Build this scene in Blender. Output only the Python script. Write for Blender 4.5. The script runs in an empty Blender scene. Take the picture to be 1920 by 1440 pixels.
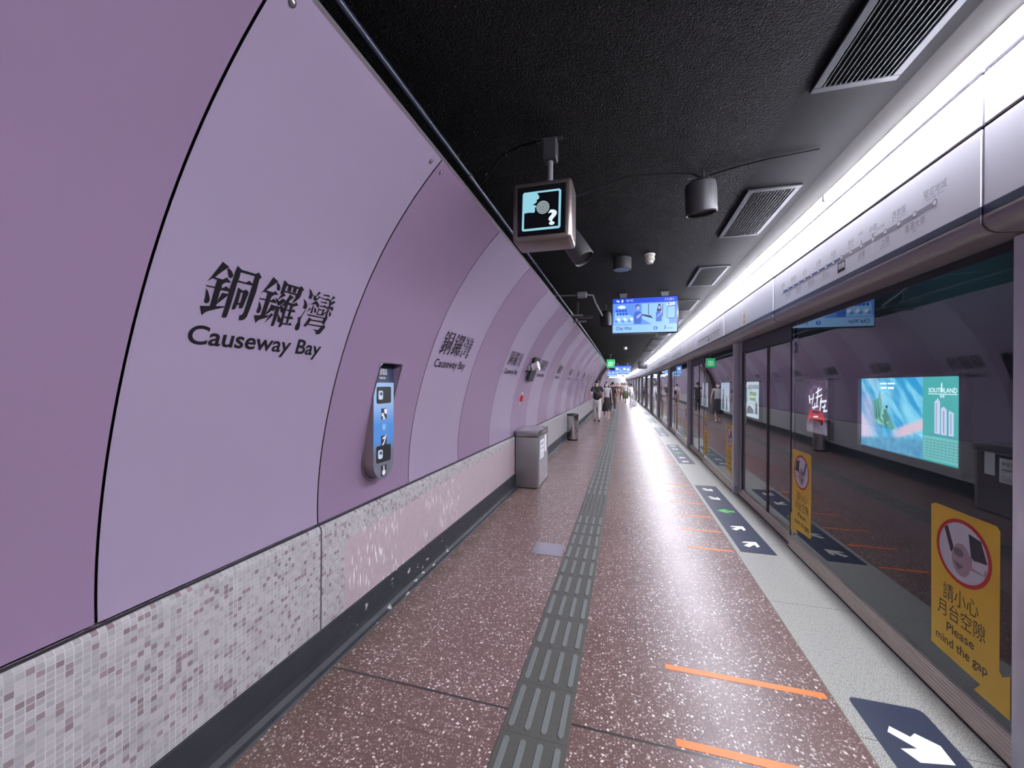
import bpy, bmesh, math, random
from mathutils import Vector, Matrix
random.seed(7)
S = bpy.context.scene
C = S.collection
K = 0.4e-3            # gentle leftward bend of the whole platform
CAMH = 1.5
CEIL = 2.92
Y0, Y1 = -5.0, 66.0

# ---------------------------------------------------------------- camera, world, exposure
cam = bpy.data.cameras.new('camera'); co = bpy.data.objects.new('camera', cam); C.objects.link(co); S.camera = co
cam.sensor_width = 36.0; cam.lens = 36.0 * 746.0 / 1920.0; cam.clip_start = 0.02; cam.clip_end = 300
yaw, pitch, roll = math.radians(16.05), math.radians(0.03), math.radians(0.33)
fw = Vector((-math.sin(yaw), math.cos(yaw), 0)); rt = Vector((math.cos(yaw), math.sin(yaw), 0)); up = Vector((0, 0, 1))
f2 = fw * math.cos(pitch) + up * math.sin(pitch); u2 = up * math.cos(pitch) - fw * math.sin(pitch)
r3 = rt * math.cos(roll) + u2 * math.sin(roll); u3 = u2 * math.cos(roll) - rt * math.sin(roll)
co.matrix_world = Matrix(((r3.x, u3.x, -f2.x, 0), (r3.y, u3.y, -f2.y, 0), (r3.z, u3.z, -f2.z, CAMH), (0, 0, 0, 1)))
W = bpy.data.worlds.new('world'); S.world = W; W.use_nodes = True
W.node_tree.nodes['Background'].inputs[0].default_value = (0.75, 0.78, 1.0, 1); W.node_tree.nodes['Background'].inputs[1].default_value = 0.02
S.view_settings.view_transform = 'Standard'; S.view_settings.look = 'None'; S.view_settings.gamma = 1.0
S.view_settings.use_curve_mapping = False; S.view_settings.exposure = 0.0
LIGHT_STRIP = 215.0     # strength of the long header luminaires

def srgb(r, g, b):
    f = lambda v: (v / 255 / 12.92) if v / 255 <= 0.04045 else ((v / 255 + 0.055) / 1.055) ** 2.4
    return (f(r), f(g), f(b), 1.0)

# ---------------------------------------------------------------- material helpers
class N:
    def __init__(s, name):
        s.m = bpy.data.materials.new(name); s.m.use_nodes = True; s.t = s.m.node_tree; s.b = s.t.nodes['Principled BSDF']
        s._o = None
    def n(s, typ, **kw):
        x = s.t.nodes.new(typ)
        for k, v in kw.items(): setattr(x, k, v)
        return x
    def put(s, sock, v):
        if hasattr(v, 'links') or isinstance(v, bpy.types.NodeSocket): s.t.links.new(v, sock)
        else: sock.default_value = v
    def co(s):
        if s._o is None:
            g = s.n('ShaderNodeNewGeometry'); sp = s.n('ShaderNodeSeparateXYZ'); s.t.links.new(g.outputs['Position'], sp.inputs[0])
            s._o = (g.outputs['Position'], sp.outputs[0], sp.outputs[1], sp.outputs[2])
        return s._o
    def obj(s):
        g = s.n('ShaderNodeTexCoord'); sp = s.n('ShaderNodeSeparateXYZ'); s.t.links.new(g.outputs['Object'], sp.inputs[0])
        return (g.outputs['Object'], sp.outputs[0], sp.outputs[1], sp.outputs[2])
    def f(s, op, a, b=0.0, c=0.0):
        x = s.n('ShaderNodeMath', operation=op); s.put(x.inputs[0], a); s.put(x.inputs[1], b); s.put(x.inputs[2], c); return x.outputs[0]
    def vec(s, x, y, z):
        c = s.n('ShaderNodeCombineXYZ'); s.put(c.inputs[0], x); s.put(c.inputs[1], y); s.put(c.inputs[2], z); return c.outputs[0]
    def mix(s, fac, a, b):
        x = s.n('ShaderNodeMix', data_type='RGBA'); s.put(x.inputs[0], fac); s.put(x.inputs[6], a); s.put(x.inputs[7], b); return x.outputs[2]
    def noise(s, v, scale, detail=2.0):
        x = s.n('ShaderNodeTexNoise'); s.put(x.inputs['Vector'], v); x.inputs['Scale'].default_value = scale; x.inputs['Detail'].default_value = detail; return x.outputs[0]
    def white(s, v):
        x = s.n('ShaderNodeTexWhiteNoise'); s.put(x.inputs['Vector'], v); return x.outputs[0]
    def ramp(s, v, a, b):   # smooth 0..1 between a and b
        x = s.n('ShaderNodeMapRange', interpolation_type='SMOOTHSTEP'); s.put(x.inputs[0], v); x.inputs[1].default_value = a; x.inputs[2].default_value = b; return x.outputs[0]
    def near(s, v, p, w):   # 1 where |v-p|<w
        return s.f('LESS_THAN', s.f('ABSOLUTE', s.f('SUBTRACT', v, p)), w)
    def every(s, v, off, per, w):
        return s.f('LESS_THAN', s.f('ABSOLUTE', s.f('SUBTRACT', s.f('FLOORED_MODULO', s.f('SUBTRACT', v, off - per / 2), per), per / 2)), w)
    def between(s, v, a, b):
        return s.f('MULTIPLY', s.f('GREATER_THAN', v, a), s.f('LESS_THAN', v, b))
    def bump(s, h, strength=0.3, dist=0.01):
        x = s.n('ShaderNodeBump'); s.put(x.inputs['Height'], h); x.inputs['Strength'].default_value = strength; x.inputs['Distance'].default_value = dist
        s.t.links.new(x.outputs[0], s.b.inputs['Normal'])
    def set(s, col=None, rough=None, metal=None, spec=None, emit=None, estr=None, coat=None):
        for k, v in (('Base Color', col), ('Roughness', rough), ('Metallic', metal), ('Specular IOR Level', spec), ('Emission Color', emit), ('Emission Strength', estr), ('Coat Weight', coat)):
            if v is not None: s.put(s.b.inputs[k], v)
        return s.m
MT = {}
def plain(name, rgb, rough=0.5, metal=0.0, spec=0.5, var=0.06, scale=14.0):
    """a plain surface with a slight procedural unevenness"""
    if name in MT: return MT[name]
    k = N(name); p = k.obj()[0]; c = srgb(*rgb)
    d = tuple(v * (1 - var * 2) for v in c[:3]) + (1,)
    k.set(k.mix(k.noise(p, scale, 3), c, d), rough, metal, spec); MT[name] = k.m; return k.m
def glow(name, rgb, strength):
    if name in MT: return MT[name]
    k = N(name); k.set((0.02, 0.02, 0.02, 1), 0.3, emit=srgb(*rgb), estr=strength); MT[name] = k.m; return k.m

# ---------------------------------------------------------------- mesh helpers
class MB:
    def __init__(s): s.v = []; s.f = []; s.mi = []; s.m = 0; s.sm = []; s.smooth = False
    def add(s, vs, fs):
        o = len(s.v); s.v += [tuple(v) for v in vs]
        for f in fs: s.f.append([i + o for i in f]); s.mi.append(s.m); s.sm.append(s.smooth)
        return s
    def box(s, x0, x1, y0, y1, z0, z1):
        return s.add([(x, y, z) for x in (x0, x1) for y in (y0, y1) for z in (z0, z1)],
                     [(0, 1, 3, 2), (4, 6, 7, 5), (0, 4, 5, 1), (2, 3, 7, 6), (0, 2, 6, 4), (1, 5, 7, 3)])
    def rbox(s, x0, x1, y0, y1, z0, z1, r=0.005, seg=2):
        """box with rounded edges"""
        b = bmesh.new(); bmesh.ops.create_cube(b, size=1)
        for v in b.verts: v.co = Vector(((x0 + x1) / 2 + v.co.x * (x1 - x0), (y0 + y1) / 2 + v.co.y * (y1 - y0), (z0 + z1) / 2 + v.co.z * (z1 - z0)))
        bmesh.ops.bevel(b, geom=b.edges[:], offset=r, segments=seg, affect='EDGES', profile=0.5)
        b.verts.index_update(); s.add([v.co[:] for v in b.verts], [[v.index for v in f.verts] for f in b.faces]); b.free(); return s
    def prof(s, pts, ys, closed=False):
        """sweep a cross-section of (x,z) points along y"""
        n = len(pts); vs = [(p[0], y, p[1]) for y in ys for p in pts]; fs = []
        for i in range(len(ys) - 1):
            for j in range(n if closed else n - 1):
                k = (j + 1) % n; fs.append((i * n + j, i * n + k, (i + 1) * n + k, (i + 1) * n + j))
        if closed: fs += [tuple(range(n))[::-1], tuple(range((len(ys) - 1) * n, len(ys) * n))]
        return s.add(vs, fs)
    def tube(s, path, r, seg=8, caps=True):
        path = [Vector(p) for p in path]; rings = []
        rr = r if isinstance(r, (list, tuple)) else [r] * len(path)
        up0 = None
        for i, p in enumerate(path):
            t = (path[min(i + 1, len(path) - 1)] - path[max(i - 1, 0)]).normalized()
            a = t.orthogonal().normalized() if up0 is None else (up0 - t * up0.dot(t)).normalized()
            up0 = a; b = t.cross(a)
            rings.append([p + (a * math.cos(2 * math.pi * j / seg) + b * math.sin(2 * math.pi * j / seg)) * rr[i] for j in range(seg)])
        vs = [v for g in rings for v in g]; fs = []
        for i in range(len(path) - 1):
            for j in range(seg): k = (j + 1) % seg; fs.append((i * seg + j, i * seg + k, (i + 1) * seg + k, (i + 1) * seg + j))
        if caps: fs += [tuple(range(seg))[::-1], tuple(range((len(path) - 1) * seg, len(path) * seg))]
        return s.add(vs, fs)
    def lathe(s, prof, c=(0, 0, 0), seg=24, M=None):
        """profile of (radius, z)"""
        n = len(prof); vs = []
        for j in range(seg):
            a = 2 * math.pi * j / seg
            for r, z in prof:
                v = Vector((r * math.cos(a), r * math.sin(a), z)); v = M @ v if M else v; vs.append(v + Vector(c))
        fs = []
        for j in range(seg):
            k = (j + 1) % seg
            for i in range(n - 1): fs.append((j * n + i, k * n + i, k * n + i + 1, j * n + i + 1))
        return s.add(vs, fs)
    def poly(s, pts2, fn, d=0.0):
        """flat polygon given in 2D, mapped by fn(u,v,height)"""
        return s.add([fn(u, v, d) for u, v in pts2], [tuple(range(len(pts2)))])
    def slab(s, pts2, fn, d0, d1):
        n = len(pts2); s.add([fn(u, v, d0) for u, v in pts2] + [fn(u, v, d1) for u, v in pts2],
                             [tuple(range(n))[::-1], tuple(range(n, 2 * n))] + [(i, (i + 1) % n, n + (i + 1) % n, n + i) for i in range(n)]); return s
    def text(s, txt, fn, u, v, h, w=None, bold=0.0, d=0.0, align='L'):
        """lettering: baseline start (u,v), letter height h, optional total width w"""
        vs, fs, x0, x1 = glyphs(txt, bold)
        if not vs: return s
        sx = h if w is None else w / max(1e-6, x1 - x0)
        off = -x0 * sx if align == 'L' else (-(x0 + x1) / 2 * sx if align == 'C' else -x1 * sx)
        return s.add([fn(u + a * sx + off, v + b * h, d) for a, b in vs], fs)
    def obj(s, name, mats, parent=None, bend=False, smooth=None, sub=0):
        me = bpy.data.meshes.new(name)
        vs = [(x - K * y * y, y, z) for x, y, z in s.v] if bend else s.v
        me.from_pydata(vs, [], s.f)
        for m in (mats if isinstance(mats, (list, tuple)) else [mats]): me.materials.append(m)
        for p, i, q in zip(me.polygons, s.mi, s.sm): p.material_index = i; p.use_smooth = q if smooth is None else smooth
        b = bmesh.new(); b.from_mesh(me); bmesh.ops.recalc_face_normals(b, faces=b.faces); b.to_mesh(me); b.free()
        if smooth: me.set_sharp_from_angle(angle=math.radians(38))
        o = bpy.data.objects.new(name, me); C.objects.link(o)
        if parent: o.parent = parent
        return o
_G = {}
def glyphs(txt, bold):
    key = (txt, bold)
    if key in _G: return _G[key]
    cu = bpy.data.curves.new('lettering', 'FONT'); cu.body = txt; cu.size = 1.0; cu.offset = bold; cu.resolution_u = 5; cu.fill_mode = 'BOTH'
    o = bpy.data.objects.new('lettering', cu); C.objects.link(o)
    dg = bpy.context.evaluated_depsgraph_get(); dg.update(); ev = o.evaluated_get(dg); me = ev.to_mesh()
    vs = [(v.co.x, v.co.y) for v in me.vertices]; fs = [tuple(p.vertices) for p in me.polygons]; ev.to_mesh_clear()
    bpy.data.objects.remove(o); bpy.data.curves.remove(cu)
    sc = 1 / 0.70
    vs = [(a * sc, b * sc) for a, b in vs]; xs = [a for a, b in vs] or [0, 1]
    _G[key] = (vs, fs, min(xs), max(xs)); return _G[key]
def tag(o, label=None, cat=None, group=None, kind=None):
    if label: o['label'] = label
    if cat: o['category'] = cat
    if group: o['group'] = group
    if kind: o['kind'] = kind
    return o
def thing(name, label, cat, loc=(0, 0, 0), group=None, rz=0.0, kind=None, bend=True):
    o = bpy.data.objects.new(name, None); C.objects.link(o); o.empty_display_size = 0.1
    x, y, z = loc
    o.location = (x - K * y * y if bend else x, y, z); o.rotation_euler = (0, 0, rz + (2 * K * y if bend else 0))
    return tag(o, label, cat, group, kind)
def copy_tree(o, parent=None):
    c = o.copy(); C.objects.link(c); c.parent = parent
    for ch in list(o.children): copy_tree(ch, c)
    return c
def move(o, x, y, z, rz=0.0):
    o.location = (x - K * y * y, y, z); o.rotation_euler = (0, 0, rz + 2 * K * y)
ORD = 'first second third fourth fifth sixth seventh eighth ninth tenth eleventh twelfth thirteenth fourteenth fifteenth sixteenth seventeenth eighteenth nineteenth twentieth'.split()
def rrect(w, h, r, cx=0.0, cy=0.0, n=4):
    pts = []
    for sx, sy, a0 in ((1, 1, 0), (-1, 1, 90), (-1, -1, 180), (1, -1, 270)):
        for i in range(n + 1):
            a = math.radians(a0 + 90 * i / n); pts.append((cx + sx * (w / 2 - r) + r * math.cos(a), cy + sy * (h / 2 - r) + r * math.sin(a)))
    return pts
def circ(cx, cy, rx, ry=None, n=20, a0=0, a1=360):
    ry = rx if ry is None else ry
    return [(cx + rx * math.cos(math.radians(a0 + (a1 - a0) * i / n)), cy + ry * math.sin(math.radians(a0 + (a1 - a0) * i / n))) for i in range(n if a1 - a0 == 360 else n + 1)]
YS = [Y0 + (Y1 - Y0) * i / 77 for i in range(78)]
def ysr(a, b, n=1.0):
    k = max(1, int((b - a) / n)); return [a + (b - a) * i / k for i in range(k + 1)]

# curved wall profile
PC = (0.05988394, -0.16897117, 0.35614087, -0.06184223, -1.55945577)
def wx(z):
    t = z - 0.75; v = 0.0
    for c in PC: v = v * t + c
    return v
_zs = [0.75 + i * 0.01 for i in range(185)]; _ss = [0.0]
for i in range(1, 185): _ss.append(_ss[-1] + math.hypot(0.01, wx(_zs[i]) - wx(_zs[i - 1])))
def s2z(s):
    for i in range(1, 185):
        if _ss[i] >= s: return _zs[i - 1] + 0.01 * (s - _ss[i - 1]) / (_ss[i] - _ss[i - 1])
    return _zs[-1]
def wallfn(u, v, d):      # u = along the platform, v = arc length up the wall, d = height above the enamel
    z = s2z(v); dx = (wx(z + 0.01) - wx(z - 0.01)) / 0.02; n = math.hypot(1, dx)
    return (wx(z) + d / n, u, z - dx * d / n)

# ---------------------------------------------------------------- materials
def mat_floor():
    k = N('red_terrazzo'); P, x, y, z = k.co()
    xb = k.f('ADD', x, k.f('MULTIPLY', k.f('MULTIPLY', y, y), K))     # straightened platform coordinate
    nz = k.n('ShaderNodeTexNoise'); k.put(nz.inputs['Vector'], P); nz.inputs['Scale'].default_value = 95.0; nz.inputs['Detail'].default_value = 1.0
    dv = k.n('ShaderNodeVectorMath', operation='MULTIPLY_ADD'); k.t.links.new(nz.outputs['Color'], dv.inputs[0]); dv.inputs[1].default_value = (0.014, 0.014, 0.0); k.t.links.new(P, dv.inputs[2]); PD = dv.outputs[0]
    def chips(scale, thr, size):
        v = k.n('ShaderNodeTexVoronoi'); v.distance = 'MANHATTAN'; k.put(v.inputs['Vector'], PD); v.inputs['Scale'].default_value = scale
        w = k.n('ShaderNodeSeparateColor'); k.t.links.new(v.outputs['Color'], w.inputs[0])
        return k.f('MULTIPLY', k.f('GREATER_THAN', w.outputs[0], thr), k.f('LESS_THAN', v.outputs['Distance'], size)), w.outputs[1]
    c1, r1 = chips(66, 0.60, 0.50); c2, r2 = chips(135, 0.5, 0.6)
    base = k.mix(k.noise(P, 160, 2), srgb(56, 36, 33), srgb(112, 86, 80))
    base = k.mix(k.ramp(k.noise(P, 1.3, 3), 0.3, 0.7), base, k.mix(0.25, base, srgb(126, 106, 100)))
    col = k.mix(k.f('MULTIPLY', c2, 0.75), base, k.mix(r2, srgb(124, 96, 94), srgb(190, 178, 176)))
    col = k.mix(c1, col, k.mix(r1, srgb(150, 130, 128), srgb(226, 222, 218)))
    zone = k.between(xb, 0.067, 0.966)
    ln = k.f('MULTIPLY', zone, k.f('MAXIMUM', k.near(xb, 0.367, 0.0028), k.near(xb, 0.665, 0.0022)))
    ln = k.f('MAXIMUM', ln, k.near(xb, 0.067, 0.0014))
    tr = k.f('MULTIPLY', k.f('MULTIPLY', k.between(xb, 0.367, 0.665), k.every(y, 2.045, 0.288, 0.0017)), 1.0)
    ln = k.f('MAXIMUM', ln, tr)
    ln = k.f('MAXIMUM', ln, k.every(y, 3.446, 1.9, 0.0022))
    ln = k.f('MAXIMUM', ln, k.f('MULTIPLY', k.near(xb, -1.012, 0.0012), k.between(y, 3.12, 3.8)))
    col = k.mix(k.f('MULTIPLY', ln, 0.75), col, srgb(62, 48, 46))
    col = k.mix(k.near(y, 1.765, 0.0065), col, srgb(44, 40, 40))
    dirt = k.f('MULTIPLY', k.ramp(xb, -1.3, -1.5), k.ramp(k.noise(P, 5, 3), 0.35, 0.6))
    col = k.mix(k.f('MULTIPLY', dirt, 0.5), col, srgb(96, 84, 72))
    r = k.f('ADD', 0.27, k.f('MULTIPLY', k.noise(P, 2.2, 4), 0.16))
    r = k.f('ADD', r, k.f('MULTIPLY', dirt, 0.25))
    k.set(col, r, 0, 0.42)
    k.bump(k.f('ADD', k.noise(P, 3.5, 2), k.f('MULTIPLY', ln, -0.3)), 0.05, 0.02); return k.m
def mat_granite():
    k = N('grey_granite'); P, x, y, z = k.co()
    c = k.mix(k.ramp(k.noise(P, 240, 3), 0.40, 0.60), srgb(104, 106, 102), srgb(186, 187, 178))
    c = k.mix(k.f('MULTIPLY', k.ramp(k.noise(P, 60, 2), 0.55, 0.7), 0.5), c, srgb(112, 114, 114))
    c = k.mix(k.every(y, 3.17, 1.12, 0.0018), c, srgb(70, 66, 62))
    k.set(c, 0.34, 0, 0.5); return k.m
def mat_mosaic():
    k = N('mosaic_tile'); P, x, y, z = k.co(); T = 0.0196
    cell = k.vec(k.f('FLOOR', k.f('DIVIDE', y, T)), k.f('FLOOR', k.f('DIVIDE', z, T)), 0.0)
    h = k.white(cell); h2 = k.white(k.vec(k.f('FLOOR', k.f('DIVIDE', z, T)), k.f('FLOOR', k.f('DIVIDE', y, T)), 3.0))
    col = k.mix(h2, srgb(150, 148, 148), srgb(172, 170, 170))
    col = k.mix(k.f('GREATER_THAN', h, 0.84), col, k.mix(h2, srgb(120, 108, 110), srgb(142, 128, 130)))
    gr = k.f('MAXIMUM', k.every(y, 0, T, 0.0012), k.every(z, 0, T, 0.0012))
    brok = k.ramp(k.noise(P, 9, 3), 0.42, 0.58)
    col = k.mix(k.f('MULTIPLY', gr, k.f('SUBTRACT', 0.95, k.f('MULTIPLY', brok, 0.6))), col, srgb(190, 189, 190))
    # a worn, repaired stretch of pink grout
    wz = k.f('SUBTRACT', z, k.f('MULTIPLY', k.ramp(y, 1.95, 3.9), 0.04))
    worn = k.f('MULTIPLY', k.between(y, 1.93, 6.0), k.f('LESS_THAN', wz, 0.60))
    pink = k.mix(k.noise(P, 26, 4), srgb(166, 148, 154), srgb(186, 172, 176))
    pink = k.mix(k.f('MULTIPLY', gr, 0.35), pink, srgb(134, 108, 120))
    col = k.mix(worn, col, pink)
    st = k.noise(k.vec(0.0, k.f('MULTIPLY', y, 62.0), k.f('MULTIPLY', z, 9.0)), 1.0, 3)
    st = k.f('MULTIPLY', k.ramp(st, 0.57, 0.64), k.f('MULTIPLY', k.ramp(k.noise(P, 3.2, 2), 0.38, 0.55), k.f('MULTIPLY', k.between(y, 1.95, 3.6), k.f('LESS_THAN', z, 0.62))))
    col = k.mix(st, col, srgb(236, 234, 236))
    far = k.f('GREATER_THAN', y, 6.0)
    col = k.mix(far, col, k.mix(k.noise(P, 40, 3), srgb(150, 148, 150), srgb(166, 164, 166)))
    col = k.mix(k.f('MULTIPLY', k.ramp(z, 0.5, 0.0), k.f('MULTIPLY', k.ramp(k.noise(P, 6, 3), 0.4, 0.7), 0.3)), col, srgb(120, 110, 112))
    for p in (1.745, 5.36, 9.5, 13.6): col = k.mix(k.near(y, p, 0.0045), col, srgb(34, 32, 34))
    k.set(col, 0.3, 0, 0.5); k.bump(k.f('SUBTRACT', 1.0, gr), 0.15, 0.002); return k.m
def mat_enamel(name, rgb, v=0.0):
    k = N(name); P, x, y, z = k.co()
    c = srgb(*rgb); d = tuple(a * 0.93 for a in c[:3]) + (1,)
    k.set(k.mix(k.noise(P, 1.4, 3), c, d), 0.25, 0, 0.5)
    k.bump(k.noise(P, 1.7, 2), 0.06, 0.05); return k.m
def mat_ceiling():
    k = N('black_sprayed_ceiling'); P, x, y, z = k.co()
    n1 = k.noise(P, 120, 3); n2 = k.noise(P, 7, 3)
    v = k.n('ShaderNodeTexVoronoi'); k.put(v.inputs['Vector'], P); v.inputs['Scale'].default_value = 22
    c = k.mix(k.ramp(n2, 0.35, 0.7), srgb(7, 6, 7), srgb(16, 13, 14))
    sp = k.f('LESS_THAN', v.outputs['Distance'], 0.085)
    c = k.mix(k.f('MULTIPLY', sp, k.ramp(n2, 0.5, 0.7)), c, srgb(96, 88, 88))
    rough_zone = k.ramp(k.f('ADD', x, k.f('MULTIPLY', k.f('MULTIPLY', y, y), K)), 0.85, 0.6)
    c = k.mix(rough_zone, srgb(8, 7, 9), c)
    k.set(c, 0.8, 0, 0.12)
    k.bump(k.f('MULTIPLY', k.ramp(n1, 0.3, 0.75), rough_zone), 0.8, 0.012); return k.m
def mat_glass():
    k = N('door_glass'); t = k.t; t.nodes.remove(k.b)
    out = [n for n in t.nodes if n.type == 'OUTPUT_MATERIAL'][0]
    tr = k.n('ShaderNodeBsdfTransparent'); tr.inputs[0].default_value = (0.82, 0.85, 0.88, 1)
    gl = k.n('ShaderNodeBsdfGlossy'); gl.inputs['Roughness'].default_value = 0.0; gl.inputs[0].default_value = (0.95, 0.97, 1, 1)
    fr = k.n('ShaderNodeFresnel'); fr.inputs['IOR'].default_value = 1.55
    fac = k.f('MINIMUM', k.f('MULTIPLY', fr.outputs[0], 1.5), 0.95)
    geo = k.n('ShaderNodeNewGeometry'); fac = k.f('MULTIPLY', fac, k.f('SUBTRACT', 1.0, geo.outputs['Backfacing']))
    mx = k.n('ShaderNodeMixShader'); k.put(mx.inputs[0], fac); t.links.new(tr.outputs[0], mx.inputs[1]); t.links.new(gl.outputs[0], mx.inputs[2]); t.links.new(mx.outputs[0], out.inputs[0]); return k.m
def mat_steel(name, rgb, rough=0.3):
    k = N(name); P, x, y, z = k.obj(); c = srgb(*rgb)
    n = k.noise(k.vec(k.f('MULTIPLY', x, 3.0), k.f('MULTIPLY', y, 3.0), k.f('MULTIPLY', z, 260.0)), 1.0, 2)
    k.set(k.mix(n, c, tuple(a * 0.82 for a in c[:3]) + (1,)), k.f('ADD', rough - 0.05, k.f('MULTIPLY', n, 0.1)), 1.0); return k.m
FLOOR = mat_floor(); GRAN = mat_granite(); MOS = mat_mosaic(); CEILM = mat_ceiling(); GLASS = mat_glass()
LIL = mat_enamel('light_lilac_enamel', (150, 136, 159)); PUR = mat_enamel('dusky_purple_enamel', (136, 115, 141))
STEEL = mat_steel('brushed_steel', (170, 168, 172)); DSTEEL = mat_steel('dark_brushed_steel', (120, 116, 118), 0.35)
SILVER = plain('silver_paint', (176, 178, 186), 0.38, 0.35)
CABLE = plain('black_cable', (13, 13, 15), 0.9, 0, 0.1)
BLACK = plain('black_paint', (22, 22, 26), 0.45); RUBBER = plain('black_rubber', (16, 16, 18), 0.6)
DGREY = plain('dark_grey_paint', (44, 44, 47), 0.5); MGREY = plain('mid_grey_paint', (112, 114, 118), 0.5); WHITE = plain('white_paint', (232, 232, 234), 0.4)
FASCIA = plain('white_enamel_fascia', (218, 220, 228), 0.33, 0, 0.5, 0.02, 2.0); NAVY = plain('navy_film', (28, 36, 66), 0.42); INK = plain('black_ink', (20, 18, 22), 0.75, 0, 0.15, 0.02)
TRIMW = plain('bright_aluminium', (205, 205, 212), 0.3, 0.8)
GREYINK = plain('grey_ink', (140, 143, 152), 0.5); BLUEINK = plain('blue_ink', (34, 72, 140), 0.45)
YEL = plain('yellow_film', (236, 196, 52), 0.45); RED = plain('red_film', (196, 36, 34), 0.45); ORANGE = plain('orange_tape', (240, 120, 44), 0.45, var=0.04)
TAC = None; SKIRT = plain('black_skirting', (46, 48, 54), 0.35, scale=8.0)

k = N('grey_rubber_tactile'); P, x, y, z = k.co()
c = k.mix(k.noise(P, 60, 3), srgb(74, 74, 68), srgb(60, 61, 56)); c = k.mix(k.f('GREATER_THAN', z, 0.0045), c, k.mix(k.noise(P, 90, 3), srgb(90, 95, 92), srgb(106, 111, 107)))
c = k.mix(k.every(y, 1.649, 0.296, 0.0016), c, srgb(44, 45, 42)); k.set(c, 0.5); TAC = k.m

# ================================================================ the setting
def st(mb, name, m, **kw):
    o = mb.obj(name, m, bend=True, **kw); o['kind'] = 'structure'; return o
b = MB(); b.prof([(-1.60, -0.001), (0.966, 0.0)], YS); st(b, 'floor', FLOOR)
b = MB(); b.prof([(0.966, 0.0), (1.50, 0.0), (1.58, 0.0), (1.58, -1.3)], YS); st(b, 'floor_edge', GRAN)
b = MB(); b.prof([(0.962, -0.002), (0.962, 0.0018), (0.968, 0.0018), (0.968, -0.002)], YS, True); st(b, 'trim_1', plain('brass_divider', (120, 110, 96), 0.4))
b = MB(); b.prof([(1.58, -1.3), (5.02, -1.3)], YS); st(b, 'floor_track', plain('track_bed', (40, 38, 38), 0.9))
b = MB(); b.prof([(-1.70, CEIL), (1.255, CEIL)], YS); st(b, 'ceiling', CEILM)
b = MB(); b.prof([(1.255, CEIL), (1.335, 2.80)], YS); st(b, 'trim_2', plain('grey_cornice', (70, 69, 68), 0.6))
b = MB(); b.prof([(1.40, 2.80), (1.60, CEIL), (2.6, 2.95), (3.8, 2.75), (4.6, 2.2), (4.95, 1.75), (5.0, 1.2), (5.0, -1.3)], YS); b.smooth = True
st(b, 'wall_right', plain('track_wall_panels', (96, 94, 106), 0.45, scale=1.0), smooth=True)
b = MB()                                                            # behind the enamel panels
b.prof([(-1.60, 0.0), (-1.60, 0.76), (-1.60, 1.2), (-1.58, 1.55), (-1.40, 1.85), (-1.22, 2.2), (-0.95, 2.53), (-1.05, 2.62), (-1.45, 2.93)], YS); st(b, 'wall_left_backing', RUBBER)
b = MB(); zt = 0.742
b.prof([(-1.545, 0.18), (-1.545, zt - 0.03), (-1.549, zt - 0.01), (-1.562, zt), (-1.60, zt)], YS); st(b, 'wall_left', MOS)
b = MB(); b.prof([(-1.545, 0.195), (-1.533, 0.192), (-1.530, 0.06), (-1.524, 0.03), (-1.505, 0.012), (-1.485, 0.006), (-1.478, 0.0)], YS)
k = N('worn_black_skirting'); P, x, y, z = k.co()
c = k.mix(k.noise(P, 9, 3), srgb(34, 36, 40), srgb(54, 56, 60))
sc = k.f('MULTIPLY', k.ramp(k.noise(k.vec(k.f('MULTIPLY', x, 30.0), k.f('MULTIPLY', y, 14.0), k.f('MULTIPLY', z, 20.0)), 1.0, 4), 0.63, 0.70), k.between(y, 1.9, 3.4))
k.set(k.mix(sc, c, srgb(176, 178, 172)), 0.55, 0, 0.3); st(b, 'baseboard_left', k.m)
# end walls closing the tunnel
b = MB(); b.box(-1.7, 5.1, Y1 - 0.1, Y1, -1.3, 3.0); b.box(-1.7, 5.1, Y0, Y0 + 0.1, -1.3, 3.0); st(b, 'wall_end', plain('end_wall', (206, 204, 208), 0.6))

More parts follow.
